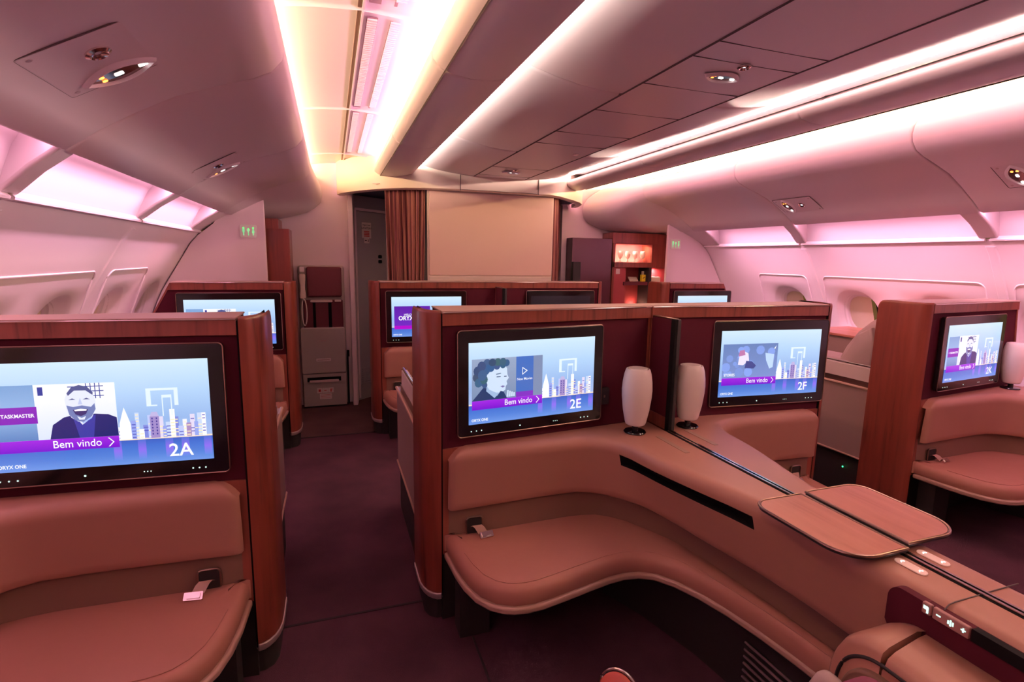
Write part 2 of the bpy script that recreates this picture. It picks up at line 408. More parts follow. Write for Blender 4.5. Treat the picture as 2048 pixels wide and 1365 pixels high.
# ---- aisle cove ceilings, fairings and centre ceiling
CV = [(1.70, 2.22), (1.66, 2.285), (1.60, 2.315), (1.545, 2.325), (1.48, 2.335), (1.42, 2.342), (1.28, 2.352), (1.14, 2.345), (1.05, 2.333), (1.0, 2.32), (.93, 2.30), (.885, 2.27), (.87, 2.22)]
CY = [Y0, -.5, .79, 2.085, 3.44, 4.9, 6.0]
for s in (-1, 1):
    b = MB()
    for a, c in zip(CY, CY[1:]):
        R = []
        for y, d in ((a, .010), (a+.006, .004), (a+.016, 0), (c-.016, 0), (c-.006, .004), (c, .010)):
            R.append([V((s*x, y, z-d*1.2)) for x, z in CV])
        b.grid(R)
    struct('ceiling', b, SHELL, smooth=50)
    b = MB()
    for a, c in zip(CY[2:], CY[3:]):   # dark perforated rail and the two rows of air slots
        b.box((s*1.285, (a+c)/2, 2.350), (.006, (c-a)/2-.01, .004))
    struct('trim_6', b, mat('dark_rail', (.20, .11, .09), .6))
    b = MB()
    for a, c in zip(CY[2:], CY[3:]):
        b.box((s*1.272, (a+c)/2, 2.346), (.004, (c-a)/2-.01, .006))
    struct('trim_7', b, SHELL)
    for i, (a, c) in enumerate(zip(CY[2:5], CY[3:6])):
        for x in (1.235, 1.150):
            root = thing('air_vent', (s*x, (a+c)/2, 2.345), '%s louvred air grille in the %s aisle ceiling, %s panel from the camera' % ('outboard' if x > 1.2 else 'inboard', 'left' if s < 0 else 'right', ('nearest', 'second', 'third')[i]), 'air vent', 'air grilles in the aisle ceilings')
            f = MB(); f.box((s*x, (a+c)/2, 2.349), (.020, (c-a)/2-.06, .003)); mk('backing', f, VENTB, root)
            f = MB(); n = int((c-a-.14)/.021)
            for k in range(n): f.box((s*x, a+.07+k*.021, 2.3435), (.018, .0045, .004))
            mk('louvre_slats', f, SHELL, root)
    # fairing
    FP = [(.722, 2.212), (.722, 2.192), (.742, 2.168), (.80, 2.155), (.88, 2.150), (.95, 2.158), (1.0, 2.175), (1.03, 2.205), (1.035, 2.235), (1.02, 2.258), (.99, 2.262), (.985, 2.245), (.90, 2.245), (.895, 2.212), (.755, 2.206), (.738, 2.216), (.728, 2.2165)]
    FY = [Y0, -.5, .79, 2.065, 3.41, 4.86]
    for i, (a, c) in enumerate(zip(FY, FY[1:])):
        R = []
        for y, d in ((a+.002, .008), (a+.008, .002), (a+.02, 0), (c-.02, 0), (c-.008, .002), (c-.002, .008)):
            R.append([V((s*(x+(.88-x)*d*8), y, z+(2.2-z)*d*8)) for x, z in FP])
        b = MB(); b.solid(R)
        struct('trim_8', b, SHELL, smooth=60)
    b = MB(); b.box((s*.985, 2.0, 2.1655), (.0022, 2.8, .003), ax=(V((.85, 0, .5*s)), AY, V((-.5*s, 0, .85)))); struct('trim_9', b, GROOVE)
CP = [(0, 2.168), (.10, 2.168), (.228, 2.170)]
CQ = [(.236, 2.171), (.33, 2.175), (.43, 2.185), (.53, 2.203), (.61, 2.222), (.68, 2.243), (.74, 2.265), (.82, 2.285), (.90, 2.29)]
b = MB(); b.grid([[V((x, y, z)) for x, z in [(-q[0], q[1]) for q in CP[:0:-1]]+CP] for y in (Y0, 4.75)]); struct('ceiling', b, SHELL)
for s in (-1, 1):
    b = MB()
    for a, c in zip([Y0, -.5, .79, 2.07, 3.38], [-.5, .79, 2.07, 3.38, 4.72]):
        b.grid([[V((s*x, y, z-d)) for x, z in CQ] for y, d in ((a, -.008), (a+.006, -.003), (a+.02, 0), (c-.02, 0), (c-.006, -.003), (c, -.008))])
    struct('ceiling', b, SHELL, smooth=60)
b = MB()
for s in (-1, 1): b.box((s*.232, 1.0, 2.172), (.004, 3.75, .004))
for y in (1.47, 1.60, 1.90, 2.30, 2.75, 3.05, 3.95, 4.35, .9): b.box((0, y, 2.1685), (.23, .0013, .0012))
struct('trim_10', b, GROOVE)

# roof closure behind everything, rear bulkhead
b = MB(); b.bx(-3.1, 3.1, Y0, 6.6, 2.42, 2.45); struct('ceiling', b, SHELL2)
b = MB(); b.bx(-3.1, 3.1, Y0-.05, Y0, 0, 2.45); struct('wall_rear', b, SHELL2)

# ================================================================== FRONT END
b = MB(); b.bx(-3.0, -1.235, 5.45, 5.5, 0, 2.42); struct('wall_front', b, SHELL2)
b = MB(); b.bx(1.02, 3.0, 5.45, 5.5, 0, 2.42); b.bx(.985, 1.045, 5.34, 5.44, 0, 2.06); struct('wall_front', b, SHELL2)
b = MB(); b.prism([(-1.245, 5.30), (-1.20, 5.30), (-1.185, 5.45), (-1.245, 5.45)], 0, 2.07); struct('trim_11', b, SHELL2, bevel=.008)
# toilet-sign partitions
for s in (-1, 1):
    xi = -1.92 if s < 0 else 2.02
    b = MB(); zi = 1.86 if s < 0 else 1.84
    pts = [(xi, 0), (xi, 1.98), (s*2.15, 1.92), (wp(s, 2.40), 1.72), (wp(s, 2.52), 1.62)]+[(wp(s, x-.01), z) for x, z in WPROF[2:]]
    b.solid([[V((x, y, z)) for x, z in pts] for y in (4.865, 4.90)])
    struct('wall_partition', b, SHELL2, bevel=.006)
# lavatory: wall, door
dirL = V((.75, .66, 0)).normalized(); nL = V((dirL.y, -dirL.x, 0))
p0 = V((-1.20, 5.46, 0))
b = MB(); b.box(p0+dirL*.5+nL*-.03+AZ*1.03, (.52, .02, 1.04), ax=(dirL, nL, AZ)); struct('wall_lavatory', b, LAVG)

b = MB(); b.bx(-1.24, 1.04, 6.3, 6.35, 0, 2.1); b.bx(.985, 1.02, 5.45, 6.3, 0, 2.1); b.bx(-1.245, -1.21, 5.45, 6.3, 0, 2.1); struct('wall_galley', b, LAVG)
d = thing('door_1', p0+dirL*.25, None, None); d['kind'] = 'structure'
c = p0+dirL*.245
f = MB(); f.box(c+AZ*1.04, (.21, .012, .88), ax=(dirL, nL, AZ)); mk('door_panel', f, LAVG, d, bevel=.008)
f = MB()
for x in (-.222, .222): f.box(c+dirL*x+AZ*.98+nL*.002, (.012, .016, .95), ax=(dirL, nL, AZ))
f.box(c+AZ*1.935+nL*.002, (.23, .016, .012), ax=(dirL, nL, AZ)); mk('door_frame', f, SHELL2, d)
f = MB()
for k in range(8): f.box(c+AZ*(.17+k*.022)+nL*.014+dirL*0, (.18, .004, .007), ax=(dirL, nL, AZ))
mk('louvre', f, LAVG, d)
f = MB(); f.plate(c+dirL*.11+AZ*1.475+nL*.014, dirL, AZ, .05, .035, .006, .012); f.plate(c+dirL*.11+AZ*1.425+nL*.014, dirL, AZ, .05, .035, .006, .012); mk('latch', f, BLACK, d)
sg = c+nL*.0155+dirL*-.075+AZ*1.735
root = thing('notice', sg, 'white crew lavatory notice with dark and red lines on the grey lavatory door', 'sign')
f = MB(); f.plate(sg, dirL, AZ, .125, .155, .002, .004); f.plate(sg+AZ*-.102+dirL*.0, dirL, AZ, .07, .05, .002, .004); mk('sheet', f, WHITE, root)
f = MB(); f.text('Flight Crew', sg+AZ*.045, dirL, AZ, .022, 0, lift=-.0025+.0045-.0, bold=.01); f.text('LAVATORY', sg+AZ*.012, dirL, AZ, .027, 0, lift=.002, bold=.02)
mk('heading', f, INK, root)
f = MB()
for k in range(4): f.box(sg+AZ*(-.012-.015*k)+nL*.002, (.036, .0006, .0045), ax=(dirL, nL, AZ))
mk('red_lines', f, RED, root)
f = MB(); f.box(sg+AZ*-.1+dirL*-.014+nL*.002, (.013, .0006, .004), ax=(dirL, nL, AZ)); f.box(sg+AZ*-.102+dirL*.02+nL*.002, (.004, .0006, .014), ax=(dirL, nL, AZ)); mk('small_print', f, INK, root)

# curved header over the galley entry
hp = [(-1.335, 5.40), (-1.30, 5.27), (-1.23, 5.12), (-1.12, 4.94), (-.96, 4.74), (-.80, 4.61), (-.643, 4.54), (-.40, 4.485), (-.1, 4.475), (.20, 4.475), (.477, 4.492), (.60, 4.56), (.71, 4.66), (.85, 4.79), (1.0, 4.95), (1.10, 5.10), (1.17, 5.30), (1.19, 5.40)]
def inset(P, d):
    out = []
    for i, p in enumerate(P):
        a = P[max(0, i-1)]; c = P[min(len(P)-1, i+1)]; t = V((c[0]-a[0], c[1]-a[1])).normalized(); out.append((p[0]-t.y*d, p[1]+t.x*d))
    return out
hb = inset(hp, .07)
b = MB()
rows = []
for (x, y), (x2, y2) in zip(hp, hb):
    rows.append([V((x2, y2, 2.085)), V((x2, y2, 2.048)), V((x+(x2-x)*.3, y+(y2-y)*.3, 2.045)), V((x, y, 2.055)), V((x, y, 2.075)), V((x, y, 2.40)), V((x2, y2, 2.40))])
b.grid(rows)
struct('wall_header', b, HEADER, smooth=40)
b = MB(); b.prism(hb+[(1.04, 6.5), (-1.24, 6.5)], 2.088, 2.11); struct('ceiling', b, SOFFIT)
b = MB()
for xx in (-.35, .36): b.box((xx, 4.481, 2.11), (.0022, .003, .065))
b.box((.005, 4.474, 2.052), (.36, .002, .0015))
struct('trim_12', b, GROOVE)
b = MB(); b.box((-1.02, 4.795, 2.10), (.035, .001, .004), ax=(V((.8, -.6, 0)), V((.6, .8, 0)), AZ)); struct('trim_13', b, WHITEP)

# beige projection panel
root = thing('bulkhead_panel', (-.03, 4.62, 1.7), 'large plain beige fabric panel between the two curtains above the centre suites', 'panel')
f = MB(); f.bx(-.612, .562, 4.60, 4.64, 0, 2.06); mk('backing_board', f, HEADER, root, bevel=.003)
f = MB(); f.bx(-.600, .552, 4.590, 4.602, 1.325, 2.045); mk('fabric_face', f, SCRPAN, root, bevel=.004)
f = MB(); f.bx(-.600, .552, 4.591, 4.602, 1.0, 1.312); mk('lower_face', f, HEADER, root, bevel=.003)

# curtains
def curtain(p, q, pb, qb, z0, z1, label, folds=9, amp=.028):
    root = thing('curtain', ((p[0]+q[0])/2, (p[1]+q[1])/2, z1), label, 'curtain', None)
    f = MB(); R = []
    n = folds*10
    for zi in range(13):
        t = zi/12; z = z1+(z0-z1)*t; row = []
        for k in range(n+1):
            u = k/n
            a = V((p[0]+(q[0]-p[0])*u, p[1]+(q[1]-p[1])*u, 0)); c = V((pb[0]+(qb[0]-pb[0])*u, pb[1]+(qb[1]-pb[1])*u, 0))
            m = a.lerp(c, t); dr = (V((*q, 0))-V((*p, 0))).normalized(); nn = V((dr.y, -dr.x, 0))
            w = sin(u*folds*2*pi+.6*sin(t*3+u*5))*amp*(.75+.35*t)*(.8+.4*sin(u*17)); m = m+nn*w+dr*(.006*sin(u*folds*4*pi))
            row.append(V((m.x, m.y, z)))
        R.append(row)
    f.grid(R); mk('drape', f, CURTAIN, root, normals=False, smooth=180)
    f = MB(); f.tube([(p[0], p[1], z1+.006), (q[0], q[1], z1+.006)], .006, 6); mk('curtain_rail', f, SILVER, root)
curtain((-.95, 4.80), (-.625, 4.64), (-.89, 4.78), (-.655, 4.67), .03, 2.05, 'gathered plum striped curtain left of the beige panel')
curtain((.585, 4.66), (.675, 4.72), (.60, 4.68), (.70, 4.74), .03, 2.05, 'narrow bunched plum curtain right of the beige panel', folds=4, amp=.02)

# left wooden cabinet behind the sign wall
root = thing('wood_cabinet', (-1.95, 5.15, 0), 'tall reddish wooden cabinet behind the left lavatory sign wall', 'cabinet')
f = MB(); f.bx(-2.4, -1.745, 5.0, 5.32, 0, 1.70); mk('cabinet_body', f, WOODP, root, bevel=.004)
f = MB(); f.bx(-2.4, -1.83, 5.02, 5.4, 1.70, 1.785); mk('top_filler', f, WOODV, root)

# jumpseat
JX = -1.505; jy = 5.36
root = thing('cabin_crew_jumpseat', (JX, jy, 0), 'folded grey and maroon crew jumpseat on the front wall', 'jumpseat')
f = MB(); f.bx(JX-.21, JX+.21, jy+.02, 5.45, .0, 1.385); mk('housing', f, GREY, root, bevel=.03, seg=4)
f = MB(); f.bx(JX-.13, JX+.185, jy-.035, jy+.03, 1.085, 1.372); mk('headrest', f, BORDG, root, bevel=.018)
f = MB(); f.bx(JX-.17, JX+.19, jy-.01, jy+.03, .74, 1.055); mk('backrest', f, BORDG, root, bevel=.012)
f = MB(); f.plate((JX-.005, jy-.02, 1.045), AX, AZ, .20, .02, .02, .008); f.plate((JX+.145, jy-.02, 1.047), AX, AZ, .06, .018, .02, .008); mk('grab_bar', f, WHITEP, root)
f = MB(); f.bx(JX-.085, JX-.06, jy-.018, jy-.008, .76, 1.03); f.bx(JX+.055, JX+.085, jy-.018, jy-.008, .76, 1.03); mk('harness', f, BLACK, root)
f = MB(); pts = rrect(.405, .445, .02, 4); arch = []
f.solid([[V((JX-.002+p[0], y, .565+p[1]+(.012*(1-(p[0]/.2)**2) if p[1] > 0 else 0))) for p in pts] for y in (jy-.06, jy+.02)]); mk('seat_pan', f, GREY, root, bevel=.008)
f = MB(); f.bx(JX-.198, JX+.2, jy-.05, jy+.02, .015, .338); mk('lower_box', f, GREY, root, bevel=.006)
f = MB(); f.prism([(JX-.16, jy-.052), (JX+.15, jy-.052), (JX+.15, jy-.03), (JX-.16, jy-.03)], .262, .305); mk('box_handle_recess', f, BLACK, root)
f = MB(); f.plate((JX-.005, jy-.058, .268), AX, AZ, .27, .022, .012, .008); mk('box_handle', f, WHITEP, root)
f = MB(); f.plate((JX-.005, jy-.062, .478), AX, AZ, .135, .026, .004, .006); mk('placard', f, WHITE, root)
f = MB(); f.plate((JX-.01, jy-.0615, .665), AX, AZ, .07, .006, .004, .002); mk('finger_grip', f, PIPE, root)
f = MB(); f.box((JX-.005, jy-.0645, .478), (.055, .0005, .003)); mk('placard_print', f, PIPE, root)
f = MB()
for k in range(3): f.plate((JX-.052+k*.052, jy-.0525, .172), AX, AZ, .05, .05, .003, .002)
f.plate((JX+.002, jy-.0525, .112), AX, AZ, .11, .055, .003, .002); mk('safety_placard', f, WHITE, root)
f = MB(); f.box((JX-.052, jy-.0545, .172), (.010, .0005, .012)); mk('safety_pictogram', f, RED, root)
f = MB(); f.box((JX, jy-.0545, .172), (.012, .0005, .003)); mk('safety_pictogram', f, RED, root)
f = MB(); f.box((JX+.052, jy-.0545, .17), (.005, .0005, .014)); f.box((JX+.058, jy-.0545, .182), (.009, .0005, .003)); mk('safety_pictogram', f, RED, root)
f = MB()
for k in range(3): f.box((JX+.002, jy-.0545, .128-.015*k), (.045, .0005, .0012))
mk('safety_text', f, RED, root)
f = MB(); f.box((JX+.225, jy+.02, .52), (.012, .02, .03)); f.box((JX+.22, jy+.02, .25), (.008, .02, .24)); mk('hinge_bracket', f, BLACK, root)
root = thing('interphone_handset', (JX-.172, jy-.02, 1.2), 'grey crew handset with looped cord on the left of the jumpseat', 'handset')
f = MB(); f.plate((JX-.168, jy-.02, 1.345), AX, AZ, .04, .045, .012, .006); mk('label_plate', f, WHITE, root)
f = MB(); f.solid([[V((JX-.168+p[0]*k, jy-.04+dy, z)) for p in rrect(.058, .04, .014, 3) for dy in (p[1],)] for z, k in ((1.30, .8), (1.29, 1), (1.25, .95), (1.20, .72), (1.16, .72), (1.12, .98), (1.085, 1), (1.075, .8))]); mk('handset_body', f, WHITEP, root)
f = MB(); f.tube([(JX-.16+.022*sin(a)*(1 if a < pi else 1)*1.0, jy-.045, .94-.125*cos(a)) for a in [2*pi*k/24 for k in range(24)]], .006, 6, closed=True); f.tube([(JX-.168, jy-.045, 1.08), (JX-.16, jy-.045, 1.06)], .006, 6); mk('cord', f, WHITE, root)

# right side: dark closet, bar cabinet
root = thing('dark_closet', (1.27, 5.3, 0), 'dark plum glossy closet right of the galley curtain', 'closet')
f = MB(); f.bx(1.05, 1.535, 5.2, 5.42, 0, 1.715); mk('closet_body', f, CLOSET, root, bevel=.004)
root = thing('speaker_box', (1.10, 5.19, 0), 'small black upright box against the dark closet', 'box')
f = MB(); f.bx(1.04, 1.13, 5.14, 5.199, 0, 1.46); mk('box_body', f, KICK, root, bevel=.004)
root = thing('bar_cabinet', (1.85, 5.3, 0), 'rosewood bar cabinet with a lit red glassware niche by the right sign wall', 'cabinet')
x0, x1, x2, x3 = 1.55, 1.575, 2.05, 2.4; yf = 5.2; yb = 5.44
f = MB(); f.bx(x0-.01, x3, yf, yb, 1.67, 1.785); f.bx(x0, x1, yf, yb, 0, 1.67); f.bx(x2, x3, yf, yb, 1.405, 1.67); f.bx(x0, x2, yf, yb, 1.405, 1.462); mk('cabinet_frame', f, WOODV, root, bevel=.002)
f = MB(); f.bx(x1, x2, yb-.03, yb-.02, 1.46, 1.67); f.bx(x1, x1+.01, yf+.01, yb-.02, 1.46, 1.67); f.bx(x1, x2, yf+.01, yb-.02, 1.662, 1.672); mk('glass_niche', f, REDLIT, root)
f = MB(); f.bx(x1, x2, yb-.02, yb-.01, .3, 1.405); f.bx(x2+.01, x3, yf+.1, yf+.11, .3, 1.405); f.bx(x1, x1+.16, yf+.02, yf+.03, .3, 1.405); mk('niche_lining', f, REDLIT, root)
f = MB(); f.bx(x1+.13, x2-.035, yf+.0, yb-.02, 1.205, 1.245); mk('shelf', f, BORDG, root, bevel=.003)
f = MB(); f.bx(x2-.03, x2+.01, yf-.002, yb-.03, .3, 1.405); mk('black_post', f, KICK, root)
f = MB(); f.bx(x0, x3, yf, yb, 0, .9); mk('lower_cabinet', f, WOODP, root)
f = MB(); f.plate((x1+.055, yf+.015, 1.36), AX, AZ, .05, .06, .004, .004); mk('notice_plate', f, WHITEP, root)
for x in (1.68, 1.83, 1.98): area('niche_spot', (x, 5.28, 1.652), (0, .3, -1), .03, .03, 1.3, (1, .62, .45))
area('niche_glow', (1.81, 5.36, 1.472), (0, .35, 1), .42, .03, 1.6, (1, .72, .45), ydir=AY)
area('niche_spot', (2.12, 5.25, 1.395), (0, 0, -1), .05, .05, 2.0, (1, .4, .38))
area('niche_spot', (1.95, 5.38, .95), (-.2, -.3, 1), .05, .05, .6, (1, .45, .3), ydir=AX)
for k in range(4):
    x = 1.70+k*.097; c = V((x, 5.30, 1.463))
    root = thing('drinking_glass', c, ('leftmost', 'second from left', 'third from left', 'rightmost')[k]+' of the stemmed glasses in the lit bar niche', 'glass', 'glasses in the bar niche')
    f = MB(); f.lathe(c, [(.001, .001), (.026, .001), (.026, .004), (.006, .010), (.005, .035), (.020, .05), (.030, .075), (.031, .10), (.027, .125), (.0262, .125), (.029, .10), (.028, .076), (.018, .053), (.001, .045)], 20); mk('bowl', f, DRINK, root)
root = thing('open_book', (1.86, 5.3, 1.246), 'cream leaflet lying open on the dark red bar shelf', 'book')
f = MB(); ax = V((1, .12, 0)).normalized(); f.solid([[V((1.79, 5.22, 1.247)), V((1.90, 5.22, 1.247)), V((1.94, 5.33, 1.29)), V((1.83, 5.33, 1.29))], [V((1.79, 5.215, 1.255)), V((1.90, 5.215, 1.255)), V((1.94, 5.325, 1.298)), V((1.83, 5.325, 1.298))]]); mk('pages', f, PAPER, root)
root = thing('yellow_box', (1.99, 5.27, 1.246), 'small bright yellow box standing on the bar shelf', 'box')
f = MB(); f.bx(1.955, 2.005, 5.23, 5.27, 1.246, 1.325); mk('carton', f, YELLOW, root, bevel=.003)
f = MB(); f.box((1.98, 5.2295, 1.29), (.016, .0005, .004), ax=(V((.8, 0, .6)), AY, V((-.6, 0, .8)))); mk('logo_stroke', f, INK, root)
root = thing('card', (2.0, 5.29, 1.246), 'tall cream card behind the yellow box', 'card')
f = MB(); f.bx(1.982, 2.012, 5.28, 5.286, 1.246, 1.365); mk('card_sheet', f, PAPER, root)
root = thing('tissue_box', (2.13, 5.25, 1.24), 'white patterned box in the side niche beside the bar', 'box')
f = MB(); f.bx(2.075, 2.19, 5.21, 5.29, 1.24, 1.30); mk('carton', f, PAPER, root, bevel=.003)
f = MB(); f.text('EK', (2.095, 5.2095, 1.255), AX, AZ, .04, 0, bold=.02, align='LEFT'); f.v = f.v; mk('print', f, INK, root) if False else None
f = MB(); f.bx(2.06, 2.25, 5.2, 5.3, 1.225, 1.24); mk('niche_shelf', f, WOODV, binroot[(1, 5)]) if False else None

# lavatory signs
for s, x in ((-1, -2.045), (1, 2.115)):
    z = 1.665
    root = thing('lavatory_sign', (x, 4.864, z), 'small glowing green lavatory figures sign on the %s partition wall' % ('left' if s < 0 else 'right'), 'sign', 'lavatory signs')
    f = MB(); f.plate((x, 4.861, z), AX, AZ, .125, .105, .006, .012); mk('plate', f, SIGNM, root)
    f = MB()
    for k, dx in enumerate((-.036, 0, .036)):
        yy = 4.8573
        sc = .75 if k == 1 else 1
        f.lathe((x+dx, yy, z+.026*sc), [(.001, 0), (.0065*sc, 0)], 12, az=(AX, AZ, AY))
        if k == 2: f.face([(x+dx-.004, yy, z+.018), (x+dx+.004, yy, z+.018), (x+dx+.011, yy, z-.012), (x+dx-.011, yy, z-.012)])
        elif k == 0: f.face([(x+dx-.010, yy, z+.018), (x+dx+.010, yy, z+.018), (x+dx+.008, yy, z-.010), (x+dx-.008, yy, z-.010)])
        else: f.face([(x+dx-.013, yy, z+.014), (x+dx+.013, yy, z+.014), (x+dx+.004, yy, z-.008), (x+dx-.004, yy, z-.008)])
        f.face([(x+dx-.0045, yy, z-.010), (x+dx+.0045, yy, z-.010), (x+dx+.004, yy, z-.034), (x+dx-.004, yy, z-.034)])
    mk('figures', f, ICONG, root)

exec_after = []
# ================================================================== SUITES
class Suite:
    # (u, v): u from the aisle corner towards the window or centre, v towards the camera
    def __init__(s, cx, cy, sg, slope, key): s.cx, s.cy, s.sg, s.slope, s.key = cx, cy, sg, slope, key
    def p(s, u, v, z): return V((s.cx+s.sg*u, s.cy-v, z))
    def e(s, x, y, z): return s.p(x+1.03, 1.915-y-(0 if s.slope > 0 else 0), z)
    def face(s, u): return -s.slope*u       # v of the partition face

def partition(S_, L, back, lab, slant=0, postlab=True, side=.25):
    """back: absolute y of rear edge"""
    root = thing('suite_partition', S_.p(L/2, -.1, 0), lab, 'partition', 'rosewood suite partitions')
    vb = S_.cy-back
    def slab(u0, u1, z0, z1, dv0, dv1=None, m=0, f=None):
        f = f or MB()
        q = lambda u, z, dv: S_.p(u, S_.face(u)+dv, z)
        s0 = lambda z: [q(u0, z, dv0), q(u1+(slant*(1.28-z)), z, dv0), q(u1+(slant*(1.28-z)), z, -.028 if dv1 is None else dv1), q(u0, z, -.028 if dv1 is None else dv1)]
        f.solid([s0(z0), s0(z1)], m); return f
    mk('wood_band', slab(.006, L, 1.225, 1.275, .006), WOODV, root, bevel=.0015)
    mk('bordeaux_panel', slab(.006, L, .74, 1.226, -.004), BORD, root)
    mk('lower_wood_panel', slab(.006, L, .30, .741, .004), WOODV, root)
    mk('kick_panel', slab(.006, L, .0, .30, -.012), KICK, root)
    f = MB(); f.solid([[S_.p(0.0, .003, z), S_.p(.006, .003, z), S_.p(.006, -.03, z), S_.p(0, -.03, z)] for z in (.12, 1.27)]); mk('shadow_gap', f, BLACK, root)
    n = 14
    f = MB(); top = []
    us = [.006+(L-.006)*k/n for k in range(n+1)]
    zc = 1.2755
    P = [S_.p(u, S_.face(u)+.006, zc) for u in us]+[S_.p(us[-1-k], vb, zc) for k in range(n+1)]
    f.solid([[p for p in P], [p+AZ*.006 for p in P]]); mk('top_cap', f, TOPCAP, root, bevel=.0015)
    f = MB(); f.tube([S_.p(u, S_.face(u)+.0085, 1.2755) for u in (0.006, L)], .0022, 6); mk('chrome_line', f, CHROME, root)
    f = MB(); f.solid([[S_.p(.01, vb, z), S_.p(L+slant*(1.28-z), vb, z), S_.p(L+slant*(1.28-z), vb+.01, z), S_.p(.01, vb+.01, z)] for z in (0, 1.275)]); mk('back_panel', f, WOODV, root)
    if slant or True:
        f = MB(); f.solid([[S_.p(L-.012+slant*(1.28-z), S_.face(L)+.0, z), S_.p(L+slant*(1.28-z), S_.face(L)+.0, z), S_.p(L+slant*(1.28-z), vb, z), S_.p(L-.012+slant*(1.28-z), vb, z)] for z in (0, 1.274)]); mk('end_panel', f, WOODV, root)
    # wrap-around aisle post
    out = [(0, .006), (-.018, .002), (-.034, -.010), (-.050, -.030), (-.062, -.058), (-.069, -.09), (-.071, -.13), (-.071, -side+.035), (-.071, -side+.018), (-.071, -side+.006), (-.071, -side)]
    inn = [(0, -.014), (-.012, -.018), (-.025, -.028), (-.037, -.046), (-.044, -.068), (-.050, -.098), (-.052, -.13), (-.052, -side+.035), (-.052, -side+.018), (-.052, -side+.006), (-.052, -side)]
    f = MB(); R = []
    zt = 1.284
    for z, k in ((.135, 0), (.14, 0), (zt-.03, 0), (zt-.012, 0), (zt-.004, .06), (zt, .2)):
        far = -side
        dz = lambda j: (0, .004, .014, .03)[j-7] if (j >= 7 and z > 1) else 0
        R.append([S_.p(o[0]+(i[0]-o[0])*k, o[1]+(i[1]-o[1])*k, z-dz(j)) for j, (o, i) in enumerate(zip(out, inn))]+[S_.p(i[0], i[1], z-dz(len(inn)-1-j)) for j, i in enumerate(inn[::-1])])
    f.solid(R); po_ = mk('aisle_post', f, WOODP, root, smooth=40)
    f = MB(); f.solid([[S_.p(u, v, 1.246) for u, v in inn]+[S_.p(0.0, -side, 1.246)], [S_.p(u, v, 1.25) for u, v in inn]+[S_.p(0.0, -side, 1.25)]]); mk('post_recess', f, BLACK, po_)
    f = MB(); o2 = [(o[0]*1.03-.002, o[1]+.004) for o in out]
    f.solid([[S_.p(u, v, z) for u, v in (o2 if z > .11 else out)]+[S_.p(i[0]+.01, i[1], z) for i in inn[::-1]] for z in (.105, .115, .134)]); mk('post_foot_trim', f, SILVER, po_, bevel=.003)
    ins = inset([(o[0], o[1]) for o in out], 0)
    f = MB(); f.prism([(S_.p(u, v, 0).x, S_.p(u, v, 0).y) for u, v in ((-.012, -.03), (-.04, -.05), (-.055, -.09), (-.055, -side+.02), (.02, -side+.02), (.02, -.03))], 0, .106); mk('post_kick', f, KICK, po_)
    return root

TR = [(-1.022, 1.905), (-1.012, 1.76), (-.998, 1.67), (-.975, 1.595), (-.94, 1.54), (-.90, 1.508), (-.866, 1.494), (-.82, 1.486), (-.76, 1.488), (-.66, 1.508), (-.56, 1.53), (-.47, 1.548), (-.408, 1.553), (-.35, 1.545), (-.30, 1.518), (-.255, 1.462), (-.215, 1.38), (-.18, 1.27), (-.155, 1.15), (-.138, 1.03), (-.125, .88), (-.12, .05)]
BK = [(-.070, .05), (-.075, .95), (-.095, 1.2), (-.125, 1.45), (-.155, 1.60), (-.21, 1.72), (-.27, 1.83), (-.35, 1.895), (-.44, 1.915), (-.6, 1.912), (-.8, 1.905)]
TOPP = [(-1.004, 1.895), (-1.001, 1.880), (-.992, 1.870), (-.978, 1.866), (-.96, 1.864), (-.93, 1.864), (-.85, 1.864), (-.70, 1.866), (-.56, 1.868), (-.46, 1.864), (-.40, 1.848), (-.355, 1.82), (-.325, 1.775), (-.308, 1.715), (-.300, 1.65), (-.290, 1.58), (-.270, 1.49), (-.245, 1.39), (-.215, 1.28), (-.195, 1.19), (-.18, 1.10), (-.17, 1.0), (-.165, .88), (-.16, .05)]
LOWP = [(-1.006, 1.90), (-1.003, 1.884), (-.993, 1.876), (-.978, 1.873), (-.96, 1.872), (-.93, 1.873), (-.85, 1.876), (-.70, 1.884), (-.56, 1.888), (-.46, 1.885), (-.40, 1.862), (-.345, 1.82), (-.295, 1.755), (-.26, 1.695), (-.240, 1.64), (-.225, 1.57), (-.207, 1.47), (-.192, 1.38), (-.170, 1.27), (-.155, 1.18), (-.145, 1.09), (-.138, 1.0), (-.135, .88), (-.13, .05)]

